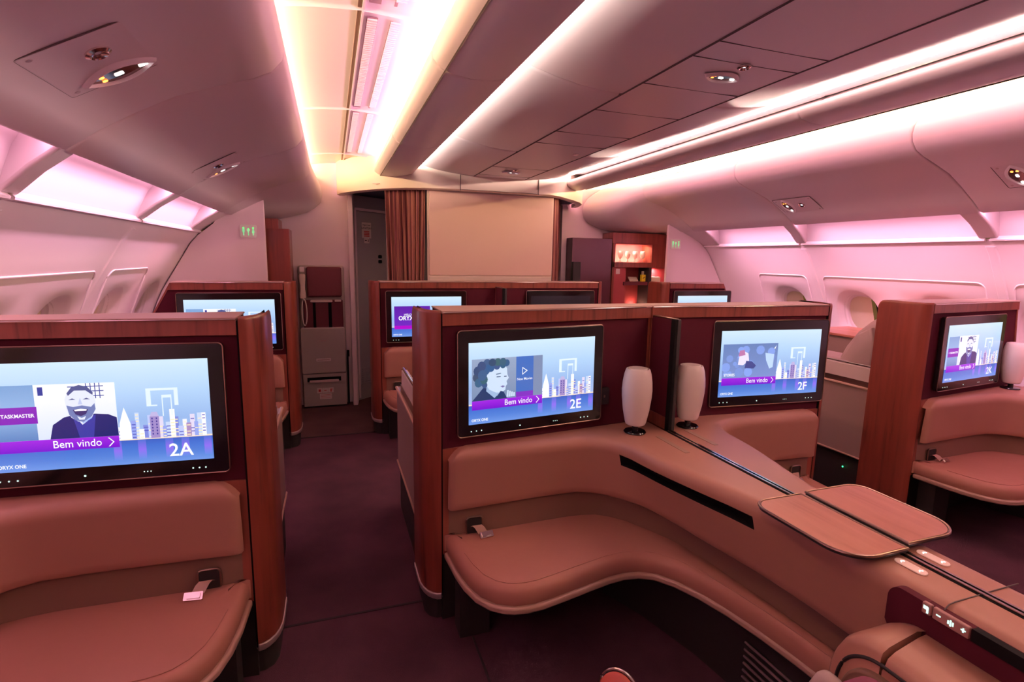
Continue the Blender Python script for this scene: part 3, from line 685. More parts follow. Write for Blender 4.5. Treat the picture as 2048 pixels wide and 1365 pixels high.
def bench(S_, lab, clab=None, near=.05, wall=False, ctr=-.04):
    root = thing('ottoman_console', S_.p(.4, .3, 0), lab, 'ottoman', 'leather ottoman benches with side consoles')
    q = lambda x, y, z: S_.p(x+1.03, 1.915-y+(S_.slope2*0), z)
    def sh(P): return [p for p in P if p[1] >= near-.001]
    tr, bk = sh(TR), sh(BK)
    # trim lip and cushion
    f = MB(); poly = tr+bk
    def shrink(P, c, k): return P
    f.solid([[q(x, y, z) for x, y in poly] for z in (.288, .314)]); mk('edge_moulding', f, PIPE, root, bevel=.008, seg=3)
    def vin(P, d):
        A = inset(P, d); out = []
        for p, a in zip(P, A):
            w = 1 if p[1] > 1.5 else max(.45, .45+.55*(p[1]-1.25)/.25); out.append((p[0]+(a[0]-p[0])*w, p[1]+(a[1]-p[1])*w))
        return out
    ti = vin(tr, .012)
    f = MB(); R = []
    for z, d in ((.315, 0), (.33, -.004), (.355, -.002), (.371, .006), (.380, .020), (.384, .045)):
        t2 = vin(ti, d); R.append([q(x, y, z) for x, y in t2])
    # close over the top to the back line
    nb = len(ti)
    def along(P, n):
        L = [0]
        for a, c in zip(P, P[1:]): L.append(L[-1]+math.hypot(c[0]-a[0], c[1]-a[1]))
        out = []
        for k in range(n):
            t = L[-1]*k/(n-1)
            for i in range(len(P)-1):
                if L[i] <= t <= L[i+1]+1e-9:
                    w = (t-L[i])/max(1e-9, L[i+1]-L[i]); out.append((P[i][0]+(P[i+1][0]-P[i][0])*w, P[i][1]+(P[i+1][1]-P[i][1])*w)); break
        return out
    back = along([(-1.018, 1.912)]+bk[::-1], 40)
    edge = along(vin(ti, .045), 40)
    f = MB(); R = []
    for z, d in ((.315, 0), (.33, -.004), (.355, -.002), (.371, .006), (.380, .020), (.384, .040)):
        R.append([q(x, y, z) for x, y in along(vin(ti, d), 40)])
    for k in range(1, 7):
        t = k/6; R.append([q(a[0]+(c[0]-a[0])*t, a[1]+(c[1]-a[1])*t, .384+.006*sin(pi*t)-.004*t) for a, c in zip(edge, back)])
    R.append([q(c[0], c[1], .315) for c in back])
    f.grid(R); N = 40; M_ = len(R)
    f.poly([i*N for i in range(M_)]); f.poly([i*N+N-1 for i in range(M_)])
    cu_ = mk('cushion', f, CUSH, root, smooth=50)
    f = MB(); f.tube([q(x, y, .3828) for x, y in vin(ti, .028)[1:]], .0018, 5); mk('cushion_seam', f, CUSH, cu_)
    # dark pedestal
    f = MB()
    ped = [(-.93, 1.90), (-.93, 1.63), (-.87, 1.62), (-.87, 1.90)]
    f.prism([(q(x, y, 0).x, q(x, y, 0).y) for x, y in [(-.98, 1.89), (-.98, 1.80), (-.86, 1.80), (-.86, 1.89)]], 0, .288)
    mk('pedestal', f, KICK, root)
    f = MB(); c0, c1 = -.055, -.10
    pl = [(-.30, 1.89), (-.22, 1.70), (-.15, 1.45), (-.11, 1.2), (-.09, near)]
    f.prism([(q(x, y, 0).x, q(x, y, 0).y) for x, y in pl+[(ctr, near), (ctr, 1.89)]], 0, .288); mk('console_plinth', f, KICK, root)
    f = MB()
    for k in range(7):
        z = .05+.026*k
        P = [(-.222, 1.70-.0), (-.152, 1.45), (-.112, 1.2), (-.092, near)]
        P = along(P, 8)[2:]
        f.tube([q(x-.004, y, z) for x, y in P], .0055, 5)
    mk('floor_air_grille', f, mat('grille_bar', (.10, .06, .065), .4), root)
    # recess panel below backrest
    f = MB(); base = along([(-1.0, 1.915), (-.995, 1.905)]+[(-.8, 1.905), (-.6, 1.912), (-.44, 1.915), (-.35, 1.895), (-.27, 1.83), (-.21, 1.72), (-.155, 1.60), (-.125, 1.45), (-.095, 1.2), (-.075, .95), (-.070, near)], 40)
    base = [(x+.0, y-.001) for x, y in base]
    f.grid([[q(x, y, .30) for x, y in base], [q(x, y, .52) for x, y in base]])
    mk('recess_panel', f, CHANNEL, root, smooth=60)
    # belt pocket + buckle
    c = q(-.90, 1.898, .416); nn = V((0, -1, 0)); 
    f = MB(); f.plate(c, AX*1, AZ, .062, .07, .008, .012); bp_ = mk('belt_pocket', f, KICK, root, label='dark recessed belt pocket')
    f = MB(); f.tube([c+V((p[0], -.005, p[1])) for p in rrect(.066, .074, .014, 4)], .0035, 6, closed=True); mk('belt_pocket_rim', f, BRONZE, bp_)
    f = MB(); dx = S_.sg
    f.grid([[c+V((w*.02-dx*y*.7, y, z)) for w in (-1, 1)] for y, z in ((-.004, -.005), (-.012, .003), (-.024, -.002), (-.036, -.016), (-.045, -.026))]); bs_ = mk('belt_strap', f, PIPE, root, normals=False)
    f = MB(); cc = c+V((dx*.036, -.056, -.020)); a_ = V((.96, dx*.12, 0)).normalized(); b_ = V((0, -.75, -.5)).normalized(); f.plate(cc, a_, b_, .056, .026, .012, .003); f.plate(cc+V((0, -.004, .007)), a_, b_, .040, .018, .004, .003); mk('belt_buckle', f, CHROME, bs_)
    # backrest + console flank + top
    tp, lp = sh(TOPP), sh(LOWP)
    n = len(tp)
    spine = []
    for i, (x, y) in enumerate(tp):
        if i <= 8: spine.append((min(x+(.02 if i < 3 else 0), x+.02), None))
        else: spine.append(None)
    prof = [(.500, 0, .03), (.498, 0, .008), (.505, 0, 0), (.53, 0, -.001), (.58, .28, -.001), (.62, .5, 0), (.652, .68, 0), (.658, .70, 'S'), (.690, .88, 'S'), (.697, .93, 0), (.712, .98, .001), (.727, 1, .006), (.738, 1, .015), (.7445, 1, .028), (.746, 1, .045)]
    s0, s1 = 12, 18     # slot runs between these path stations
    rows = []
    for z, t, d in prof:
        base = [(lp[i][0]+(tp[i][0]-lp[i][0])*t, lp[i][1]+(tp[i][1]-lp[i][1])*t) for i in range(n)]
        if d == 'S': dd = [.035 if s0 < i < s1+1 else 0 for i in range(n)]
        else: dd = [d]*n
        row = []
        for i in range(n):
            a = base[max(0, i-1)]; c = base[min(n-1, i+1)]; tt = V((c[0]-a[0], c[1]-a[1])).normalized()
            k = dd[i]
            if i < 6 and d != 'S': k = k*(0, .12, .3, .5, .7, .9)[i]
            zc_ = z-.05*max(0, 1-(tp[i][0]+1.004)/.07)**2.2*max(0, (z-.60)/.145)**1.5
            row.append(q(base[i][0]-tt.y*k, base[i][1]+tt.x*k, zc_))
        rows.append(row)
    k0 = len(rows)
    # spine row
    sp = []
    for i, (x, y) in enumerate(tp):
        if y > 1.80 and x < -.36:
            u = x+1.03; sp.append(S_.p(max(u, .02), S_.face(u)+.0035, .7465))
        elif x < -.30 and y > 1.74:
            w = {0: 0, 1: 1}.get(0)
            sp.append(S_.p((ctr+1.03)-.06*(1-(x+.36)/.06) if False else ctr+1.03-.012, S_.face(ctr+1.03)+.0035, .7465))
        else: sp.append(S_.p(ctr+1.03-.012, 1.915-min(y+.12*max(0, (y-1.5)/.3), 1.97), .7465))
    sp = [p-AZ*.05*max(0, 1-(tp[i][0]+1.004)/.07)**2.2 for i, p in enumerate(sp)]
    rows.append(sp)
    def mf(i, j):
        if i == 7 and s0 < j+.5 < s1+1: return 1
        if i in (6, 8) and s0 < j+.5 < s1+1: return 1
        return 0
    f = MB(); f.grid(rows, mf=mf)
    mk('backrest_and_console', f, [LEATHER, BLACK], root, smooth=50)
    # vent slots on the top near the divider
    f = MB(); f.plate(q(ctr-.085, 1.70, .7473), V((1, 0, 0)), AY, .022, .20, .0012, .003); mk('top_vent', f, mat('vent_line', (.33, .2, .15), .5), root)
    if wall:
        f = MB(); f.bx(*sorted((S_.p(ctr+1.03-.013, 0, 0).x, S_.p(ctr+1.03+.35, 0, 0).x)), S_.cy-1.2, S_.cy+.05, .0, .7465); mk('wall_side_console', f, LEATHER, root, bevel=.01)
    return root

def lamp(c, lab):
    root = thing('table_lamp', c, lab, 'lamp', 'white capsule reading lamps')
    z0 = 0
    f = MB(); f.lathe(c, [(.001, .0), (.046, 0), (.048, .004), (.044, .008), (.014, .011), (.012, .045), (.001, .045)], 40); mk('base', f, GLASSBLK, root)
    f = MB(); f.lathe(c, [(0.001, 0.036), (0.037, 0.036), (0.042, 0.0398), (0.045, 0.0482), (0.056, 0.1018), (0.0625, 0.1582), (0.064, 0.1911), (0.062, 0.224), (0.057, 0.2569), (0.051, 0.2766), (0.048, 0.2813), (0.044, 0.2813), (0.0425, 0.2738), (0.001, 0.2738)], 48); sh_ = mk('shade', f, LAMPW, root)
    f = MB(); f.lathe(c, [(.001, .278), (.039, .278), (.041, .281), (.038, .284), (.001, .285)], 40); mk('top_disc', f, LAMPW, sh_)

# ------------------------------------------------------------------ televisions
def lin(r, g, b): return tuple((c/255/12.92) if c <= 10 else ((c/255+.055)/1.055)**2.4 for c in (r, g, b))
def television(C, az, lab, kind, seat=None, tilt=.9):
    az = radians(az); t = radians(tilt)
    ax = V((cos(az), sin(az), 0)); nb = V((-sin(az), cos(az), 0)); ay = (AZ*cos(t)+nb*sin(t)).normalized(); nz = ax.cross(ay)
    # nz = towards the viewer?
    if nz.y > 0: nz = -nz
    C = V(C)+nz*.012; root = thing('television', C, lab, 'television', 'seat televisions')
    f = MB(); o = C-nz*.013; f.plate(o, ax, ay, .662, .417, .024, .014, 0, 6); bz = mk('bezel', f, GLASSBLK, root, bevel=.003)
    f = MB(); f.tube([o+ax*p[0]+ay*p[1]+nz*.0115 for p in rrect(.664, .419, .015, 6)], .0022, 6, closed=True); mk('bezel_edge', f, BRONZE, bz)
    k = .036; lay = [0]
    def P(s, t, z):
        if z >= 4 and s <= 9.95: s = .35+(s-.35)*.9
        return C+ax*(s-8)*k+ay*(t-4.5)*k+nz*(.0004+z*.00035)
    f = MB(); TXT = []
    def pg(pts, col, z=1): f.face([P(a, c, z) for a, c in pts], 0, col)
    def rc(a, c, d, e, col, z=1): pg([(a, c), (d, c), (d, e), (a, e)], col, z)
    def grad(a, c, d, e, stops, z=1):
        for (t0, c0), (t1, c1) in zip(stops, stops[1:]):
            y0, y1 = c+(e-c)*t0, c+(e-c)*t1
            pg([(a, y0), (d, y0), (d, y1), (a, y1)], [c0, c0, c1, c1], z)
    def tx(s, a, c, size, col, z=4, align='LEFT', bold=.0):
        text_faces(s, align, bold); PP, F = TEXT[(s, align, bold)]
        g = MB(); TXT.append((s, g)); kk = len(g.v); g.v += [P(a+p[0]*size, c+p[1]*size, z) for p in PP]
        for q in F: g.f.append([kk+i for i in q]); g.m.append(0); g.c.append(col)
    if kind == 'off':
        rc(0, 0, 16, 9, (.012, .008, .012), 0)
    else:
        grad(0, 2.2, 16, 9, [(0, lin(168, 186, 232)), (.25, lin(150, 182, 232)), (.6, lin(176, 208, 244)), (1, lin(205, 230, 250))], 0)
        grad(0, 0, 16, 2.2, [(0, lin(110, 150, 226)), (.35, lin(84, 128, 214)), (.75, lin(66, 110, 205)), (1, lin(60, 90, 190))], 0)
        rd = random.Random(11)
        for q in range(5): x = 8+q*1.7+rd.random(); grad(x, .4, x+.6, 2.1, [(0, lin(100, 140, 225)), (.5, lin(140, 110, 235)), (1, lin(80, 110, 210))], 1)
        rc(0, 2.12, 16, 2.26, lin(250, 225, 200), 1)
        x = .1
        x = 8.9
        cols = [lin(240, 240, 255), lin(170, 140, 190), lin(225, 215, 240), lin(150, 165, 235), lin(200, 215, 250), lin(250, 245, 250), lin(130, 140, 220), lin(190, 200, 250)]
        H = [1.3, 1.2, 1.5, 1.9, 2.7, 1.0, 1.4, 2.4, .9, 1.3, 2.2, 1.2, 1.6, 2.9, 2.1, 1.1, 1.8, 1.4, 2.3, 1.5, 2.4, 2.4, 1.2]
        for q, h in enumerate(H):
            w = .28+.16*rd.random(); rc(x, 2.2, x+w, 2.2+h*.85, cols[q % 8], 1+(q % 2)*.5)
            for r_ in range(int(h*3)):
                if rd.random() < .7: rc(x+.05, 2.3+r_*.28, x+w-.05, 2.38+r_*.28, lin(255, 235, 190) if q % 3 else lin(90, 90, 190), 2.2)
            x += w*.82
            if x > 15.3: break
        pg([(9.0, 2.2), (9.9, 2.2), (9.85, 3.6), (9.6, 4.5), (9.45, 5.0), (9.3, 4.5), (9.05, 3.6)], lin(250, 250, 255), 2.5)
        rc(11.3, 2.2, 12.0, 4.1, lin(160, 140, 200), 2.5); pg([(11.3, 4.1), (12, 4.1), (11.85, 4.5), (11.45, 4.5)], lin(190, 180, 225), 2.5)
        for r_ in range(6): rc(11.42, 2.5+.27*r_, 11.52, 2.65+.27*r_, lin(70, 60, 150), 3); rc(11.75, 2.5+.27*r_, 11.85, 2.65+.27*r_, lin(70, 60, 150), 3)
        # translucent device outline above the skyline
        ic = lin(225, 240, 255)
        for a, c, d, e in ((12.1, 6.35, 14.5, 6.55), (12.1, 5.0, 12.45, 6.4), (14.2, 5.0, 14.5, 6.4), (12.1, 5.0, 12.9, 5.12), (13.25, 5.7, 14.0, 5.95), (13.25, 4.1, 13.33, 5.8), (13.92, 4.1, 14.0, 5.8)): rc(a-.95, c, d-.95, e, ic, 2.5)
        pur = lin(120, 20, 205); pur2 = lin(160, 40, 220); wh = (.95, .95, 1)
        if kind == 'welcome':
            grad(.6, 2.3, 9.6, 6.9, [(0, lin(110, 40, 190)), (1, lin(95, 30, 165))], 4); rc(.6, 1.7, 9.6, 2.5, lin(180, 10, 200), 4.5)
            tx('WELCOME TO', 5.1, 4.75, .65, wh, 5.5, 'CENTER', .01); tx('ORYX ONE', 5.1, 3.75, 1.35, wh, 5.5, 'CENTER', .03)
        elif kind != 'sky':
            if kind == 'woman':
                grad(.35, 2.6, 9.9, 7.2, [(0, lin(120, 140, 175)), (1, lin(150, 165, 195))], 4)
                rc(6.2, 2.6, 8.6, 7.2, lin(70, 110, 190), 4.5); rc(8.6, 2.6, 9.9, 7.2, lin(125, 140, 175), 4.5); rc(6.2, 2.6, 8.6, 3.2, lin(130, 50, 190), 5)
                pg([(7.05, 5.1), (7.05, 6.0), (7.8, 5.55)], wh, 5.2); pg([(7.12, 5.24), (7.12, 5.86), (7.62, 5.55)], lin(70, 110, 190), 5.4)
                tx('New Movies', 7.4, 4.5, .42, wh, 5.5, 'CENTER', .005)
                sk, hr, sh2, dk = lin(205, 222, 245), lin(60, 90, 130), lin(160, 185, 220), lin(40, 60, 105)
                pg([(.35, 2.6), (3.9, 2.6), (3.5, 3.1), (2.5, 3.9), (1.8, 4.0), (1.2, 3.4)], dk, 5)
                pg([(2.2, 3.6), (3.3, 2.75), (4.2, 3.5), (3.6, 4.4), (2.3, 4.6)], sh2, 5.2)
                pg([(2.1, 4.4), (2.6, 3.75), (3.5, 3.35), (4.3, 3.3), (4.75, 3.6), (4.8, 4.0), (5.0, 4.2), (4.9, 4.55), (5.2, 4.9), (5.0, 5.3), (4.95, 6.0), (4.4, 6.6), (3, 6.6), (2.2, 5.8)], sk, 5.4)
                for cx, cy, r in ((1.2, 4.6, .5), (.95, 5.2, .5), (1.1, 5.9, .55), (1.6, 6.4, .55), (2.3, 6.7, .5), (3.0, 6.75, .5), (3.7, 6.75, .5), (4.4, 6.75, .45), (4.9, 6.6, .4), (1.7, 5.4, .6), (2.1, 6.0, .6), (1.6, 4.7, .45), (2.0, 4.3, .35), (2.8, 6.2, .5), (3.6, 6.35, .45), (1.9, 4.9, .5), (4.4, 6.4, .4)):
                    col = tuple(c*(.7+.6*rd.random()) for c in hr)
                    pg([(cx+r*cos(a*pi/6), cy+min(r, 7.18-cy)*sin(a*pi/6)) for a in range(12)], col, 5.6+rd.random()*.5)
                rc(3.55, 5.05, 4.1, 5.15, dk, 6); rc(4.55, 5.05, 4.9, 5.15, dk, 6); pg([(3.5, 5.35), (4.15, 5.45), (4.15, 5.52), (3.5, 5.45)], hr, 6)
                pg([(4.05, 4.02), (4.4, 4.1), (4.72, 4.0), (4.4, 3.85)], lin(120, 110, 170), 6); pg([(3.4, 2.6), (5.0, 2.6), (4.5, 3.4), (4.1, 3.5)], dk, 6)
                for q in range(4): pg([(4.9+q*.3, 2.75), (5.15+q*.3, 2.75), (5.2+q*.28, 3.5-.1*q), (5.0+q*.28, 3.5-.1*q)], sk, 6.2)
            elif kind == 'man':
                grad(.35, 2.6, 9.9, 7.2, [(0, lin(215, 225, 245)), (1, lin(250, 250, 255))], 4)
                grad(.35, 2.6, 3.6, 7.2, [(0, lin(90, 130, 190)), (.5, lin(140, 180, 225)), (1, lin(120, 160, 210))], 4.5)
                rc(.35, 4.0, 3.7, 5.4, lin(130, 30, 180), 5); tx('> TASKMASTER', .6, 4.55, .42, wh, 6, 'LEFT', .02)
                bl = lin(40, 60, 150)
                for q in range(4): rc(7.6+q*.35, 5.9, 7.67+q*.35, 7.2, bl, 4.6)
                for q in range(3): rc(6.2, 6.1+q*.4, 9.0, 6.17+q*.4, bl, 4.6)
                rc(3.9, 6.3, 4.3, 7.0, bl, 4.6)
                suit = lin(28, 38, 110); skn = lin(225, 230, 250); hair = lin(75, 85, 140); brd = lin(110, 125, 180)
                pg([(4.5, 2.6), (4.8, 3.8), (5.7, 4.4), (6.6, 4.6), (8.2, 4.6), (9.2, 4.5), (9.85, 4.2), (9.9, 2.6)], suit, 5)
                pg([(6.8, 2.6), (6.4, 4.4), (8.2, 4.5), (7.9, 2.6)], lin(55, 60, 160), 5.3)
                pg([(6.5, 4.5), (7.1, 3.7), (7.9, 4.3), (8.1, 4.7), (7.9, 4.8), (6.6, 4.8)], skn, 5.5)
                pg([(7.1, 3.95), (7.8, 4.45), (7.9, 4.25), (7.15, 3.8)], lin(160, 190, 250), 5.8)
                H2 = [(5.95, 5.4), (6.0, 4.9), (6.3, 4.35), (6.8, 4.0), (7.3, 4.0), (7.9, 4.4), (8.25, 5.0), (8.3, 5.7), (8.1, 6.4), (7.7, 6.85), (7.1, 7.0), (6.5, 6.85), (6.1, 6.4), (5.9, 5.9)]
                pg(H2, skn, 6); pg([(6.1, 6.4), (6.5, 6.9), (7.1, 7.08), (7.75, 6.9), (8.15, 6.4), (8.1, 6.2), (7.6, 6.6), (6.7, 6.62), (6.2, 6.2)], hair, 6.2)
                pg([(6.0, 5.4), (6.15, 4.6), (6.6, 4.1), (7.2, 3.95), (7.9, 4.4), (8.25, 5.0), (8.2, 5.5), (7.9, 5.2), (7.2, 5.35), (6.5, 5.25)], brd, 6.2)
                pg([(6.45, 5.0), (7.1, 5.1), (7.65, 5.0), (7.45, 4.6), (7.05, 4.45), (6.65, 4.6)], lin(60, 50, 110), 6.4); pg([(6.55, 5.0), (7.1, 5.08), (7.55, 5.0), (7.5, 4.88), (6.62, 4.88)], wh, 6.6)
                pg([(6.75, 4.45), (7.1, 4.3), (7.45, 4.45), (7.3, 4.15), (6.9, 4.15)], skn, 6.5)
                pg([(6.2, 5.85), (6.75, 5.85), (6.5, 5.98)], hair, 6.4); pg([(7.3, 5.85), (7.9, 5.85), (7.6, 5.98)], hair, 6.4); pg([(6.9, 5.45), (7.25, 5.45), (7.1, 6.0)], lin(190, 200, 235), 6.3)
            elif kind == 'crew':
                grad(.35, 2.6, 9.9, 7.2, [(0, lin(125, 145, 205)), (1, lin(105, 130, 185))], 4)
                rd2 = random.Random(4)
                for q in range(22):
                    cx, cy, r = .8+8.6*rd2.random(), 3+3.7*rd2.random(), .2+.45*rd2.random()
                    g_ = .8+.6*rd2.random(); pg([(min(9.9, max(.35, cx+r*1.2*cos(a*pi/5))), min(7.2, max(2.6, cy+r*sin(a*pi/5)))) for a in range(10)], tuple(min(1, c*g_) for c in lin(120, 145, 210)), 4.3+rd2.random())
                pg([(3.0, 4.4), (3.9, 4.3), (4.9, 4.9), (4.7, 5.9), (4.0, 6.2), (3.2, 5.9)], lin(235, 225, 250), 5.6); pg([(3.0, 5.5), (4.2, 5.7), (4.0, 6.4), (3.2, 6.3)], lin(190, 120, 170), 5.8)
                pg([(4.2, 3.9), (5.8, 3.8), (6.2, 4.2), (5.4, 4.8), (4.4, 4.9)], lin(70, 75, 140), 5.9); pg([(7.7, 5.9), (9.3, 5.7), (9.2, 3.9), (8.6, 3.7), (7.9, 4.9)], lin(190, 215, 250), 5.7)
                tx('STORIES', .7, 2.85, .5, wh, 6.5, 'LEFT', .02)
                pg([(9.2, 6.5), (9.6, 6.9), (9.4, 6.4)], wh, 6.5)
            grad(.35, 1.6, 9.9, 2.6, [(0, pur), (1, pur2)], 6.8)
            tx('Bem vindo', 8.5, 1.84, .9, wh, 7.5, 'RIGHT', .004)
            for y0, y1 in ((1.72, 2.1), (2.48, 2.1)):
                pg([(9.0, y0), (9.12, y0), (9.5, y1), (9.38, y1)], wh, 7.5)
        if kind != 'welcome' and seat: tx(seat, 13.5, .5, 1.6, wh, 7.5, 'CENTER', .012)
        tx('ORYX ONE', .3, .32, .42, wh, 7.5, 'LEFT', .02)
    o = mk('display', f, GLOW, root, smooth=0)
    for w_, g in TXT: mk('seat_number' if w_ == seat else 'screen_text', g, GLOW, o, smooth=0)
    for grp in ((.3, .9, 1.5), (6.2,), (10.55, 10.8, 11.05), (14.3, 14.8, 15.3)):
        for s_ in grp:
            r = {6.2: .09}.get(s_, .05 if 10 < s_ < 12 else .07)
            f = MB(); f.lathe(C+ax*(s_-8)*k+ay*(-5.25*k)+nz*.0005, [(.0001, 0), (r*k, 0), (r*k, .0004)], 10, az=(ax, ay, nz))
            if kind != 'off': mk('touch_button', f, ICONC, bz)
    return root

# ---- row 2
sE = Suite(-1.03, 1.925, 1, .113, '2E'); sF = Suite(.95, 1.965, -1, .066, '2F')
sA = Suite(-1.695, 1.835, -1, .075, '2A'); sK = Suite(1.665, 1.935, 1, .108, '2K')
s1E = Suite(-1.05, 4.33, 1, .0, '1E'); s1F = Suite(.92, 4.33, -1, .0, '1F')
s1A = Suite(-1.745, 4.19, -1, .0, '1A'); s1K = Suite(1.62, 4.23, 1, .0, '1K')
for x in (sE, sF, sA, sK, s1E, s1F, s1A, s1K): x.slope2 = x.slope
partition(sE, .99, 2.15, 'rosewood suite partition with bordeaux inset facing seat 2E, left centre of row two')
partition(sF, .99, 2.15, 'rosewood suite partition with bordeaux inset facing seat 2F, right centre of row two')
partition(sA, .98, 2.02, 'large foreground rosewood partition on the left behind the 2A screen')
partition(sK, .92, 2.18, 'rosewood partition at the right edge with broad curved aisle panel', slant=.15)
partition(s1E, .985, 4.52, 'rosewood first-row partition left of centre, in front of the beige panel')
partition(s1F, .985, 4.52, 'rosewood first-row partition right of centre around the dark switched-off screen')
partition(s1A, .72, 4.36, 'rosewood first-row partition at the left windows, below the lavatory sign', slant=.55)
partition(s1K, .62, 4.40, 'rosewood first-row partition at the right windows, below the bar cabinet', slant=.55)
bench(sE, 'tan leather ottoman bench with long curved console and armrest side, below the 2E screen')
bench(sF, 'tan leather ottoman bench and console below the 2F screen')
bench(sA, 'tan leather ottoman seat in the lower left corner below the 2A screen', wall=True, ctr=-.04)
bench(sK, 'tan leather ottoman seat at the right edge behind the curved wooden panel', wall=True, ctr=-.04)
bench(s1E, 'small distant tan ottoman below the purple welcome screen', near=.9)
bench(s1A, 'distant tan ottoman beside the left aisle below the first-row window screen', near=.9, wall=False)
lamp((-.19, 1.885, .747), 'white capsule lamp beside the 2E screen, left of the divider')
lamp((.085, 1.89, .747), 'white capsule lamp beside the 2F screen, right of the divider')
lamp((2.505, 1.965, .747), 'white capsule lamp cut by the right photo edge')
television((-.639, 1.957, .996), 6.36, 'television showing seat number 2E and a curly-haired woman', 'woman', '2E')
television((.623, 1.990, .996), -4.4, 'television showing seat number 2F and a bluish cabin photo', 'crew', '2F')
television((-2.070, 1.844, .996), -4.27, 'large foreground television showing 2A and a laughing bearded man', 'man', '2A')
television((2.087, 1.965, .996), 6.3, 'television at the far right edge with olive-tinted bezel', 'man', '2K')
television((-.674, 4.305, .996), 0, 'first-row television with a purple welcome banner', 'welcome', '1E')
television((.53, 4.305, .996), 0, 'dark switched-off television in the first row centre', 'off')
television((-2.097, 4.157, .996), 0, 'first-row television by the left windows, half hidden by the foreground partition', 'man', '1A')
television((1.985, 4.205, .996), 0, 'small first-row television by the right windows showing pale sky', 'sky', '1K')

# divider panels and the centre strip
def divider(y0, y1, x, lab, z0=.745, z1=1.235):
    root = thing('privacy_divider', (x, (y0+y1)/2, z0), lab, 'divider', 'centre privacy dividers')
    f = MB(); f.bx(x-.010, x+.014, y0+.03, y1, z0+.055, z1); mk('bordeaux_leaf', f, BORD, root, bevel=.002)
    f = MB(); f.bx(x-.012, x+.016, y0+.03, y1, z0, z0+.056); mk('wood_foot', f, WOODV, root)
    f = MB(); f.bx(x-.016, x-.001, y0, y0+.03, z0, z1+.002); mk('front_rail', f, BLACK, root, bevel=.003)
    f = MB(); f.bx(x+.001, x+.018, y0+.004, y0+.034, z0, z1+.002); mk('front_rail', f, KICK, root, bevel=.003)
    f = MB(); f.bx(x-.011, x+.015, y0+.02, y1, z1, z1+.004); mk('top_strip', f, BRONZE, root)
divider(1.85, 2.03, -.028, 'bordeaux privacy divider between the 2E and 2F suites')
divider(4.10, 4.33, -.065, 'bordeaux privacy divider between the two first-row centre suites')
root = thing('centre_rail', (-.035, 1.2, .745), 'long dark glossy metal rail running along the middle of the shared console', 'rail')
f = MB(); f.bx(-.052, -.020, .0, 1.85, .735, .7475); mk('channel', f, BLACK, root)
f = MB(); f.bx(-.046, -.040, .0, 1.85, .7475, .7525); f.bx(-.032, -.026, .0, 1.85, .7475, .7525); mk('slide_rail', f, CHROME, root)

# tray tables
def table(x0, x1, y0, y1, z, side, lab):
    root = thing('folding_table', ((x0+x1)/2, (y0+y1)/2, z), lab, 'table', 'wood veneer folding tables on the centre console')
    r1, r2 = .05, .085
    pts = []
    def arc(cx, cy, r, a0, a1, n=8): return [(cx+r*cos(radians(a0+(a1-a0)*k/n)), cy+r*sin(radians(a0+(a1-a0)*k/n))) for k in range(n+1)]
    if side < 0: pts = [(x1, y0), (x1, y1)]+arc(x0+r1, y1-r1, r1, 90, 180)+arc(x0+r2, y0+r2, r2, 180, 270)
    else: pts = [(x0, y1), (x0, y0)]+arc(x1-r2, y0+r2, r2, 270, 360)+arc(x1-r1, y1-r1, r1, 0, 90)
    f = MB(); f.prism(pts, z-.010, z); mk('table_body', f, KICK, root)
    c = ((x0+x1)/2, (y0+y1)/2); ins = [(c[0]+(p[0]-c[0])*.955, c[1]+(p[1]-c[1])*.972) for p in pts]
    f = MB(); f.prism(ins, z, z+.0008); mk('wood_veneer', f, WOODT, root)
    f = MB(); f.tube([(p[0], p[1], z-.001) for p in pts], .0042, 8, closed=True); mk('metal_rim', f, BRONZE, root)
    f = MB(); f.bx(min(x0, x1)+.06 if side < 0 else x0+.03, x1-.03 if side < 0 else x1-.06, y0+.1, y1-.05, .7475, z-.010); mk('hinge_block', f, KICK, root)
table(-.235, -.043, .838, 1.165, .768, -1, 'rosewood folding table leaf on the 2E side of the console')
table(-.022, .195, .850, 1.165, .772, 1, 'rosewood folding table leaf on the 2F side of the console')

# console side controls, armrest of seat 2E
root = thing('seat_control_pad', (-.16, .62, .69), 'bordeaux control inset with glowing seat buttons on the near console flank', 'control panel')
f = MB(); 

arc = [(.787, .640), (.787, .690)]+[(.757+.030*cos(radians(a)), .700+.034*sin(radians(a))) for a in range(0, 91, 10)]+[(-.1, .734), (-.1, .60), (.70, .60), (.775, .62)]
f.solid([[V((x, y, z)) for y, z in arc] for x in (-.1745, -.13)]); mk('bordeaux_inset', f, BORD, root)
f = MB(); f.bx(-.181, -.170, .690, .709, .711, .738); f.bx(-.181, -.170, .616, .687, .711, .738); mk('button_bar', f, mat('button_bar', (.35, .17, .16), .4), root, bevel=.003)
f = MB(); f.bx(-.178, -.160, .2, .613, .711, .738); mk('dark_slot', f, BLACK, root)
nx, aY, aZ = V((-1, 0, 0)), V((0, -1, 0)), AZ
f = MB()
f.box((-.1815, .700, 0.7275), (.0006, .005, .004)); f.box((-.1815, .696, 0.7225), (.0006, .002, .007)); f.box((-.1815, .674, 0.7255), (.0006, .0045, .0015))
for dy, h in ((.0045, .004), (0, .007), (-.0045, .0045)): f.box((-.1815, .650+dy, 0.7245), (.0006, .0015, h))
f.box((-.1815, .626, 0.7255), (.0006, .0045, .0014)); f.box((-.1815, .626, 0.7255), (.0006, .0014, .005))
mk('button_icons', f, ICONC, root)
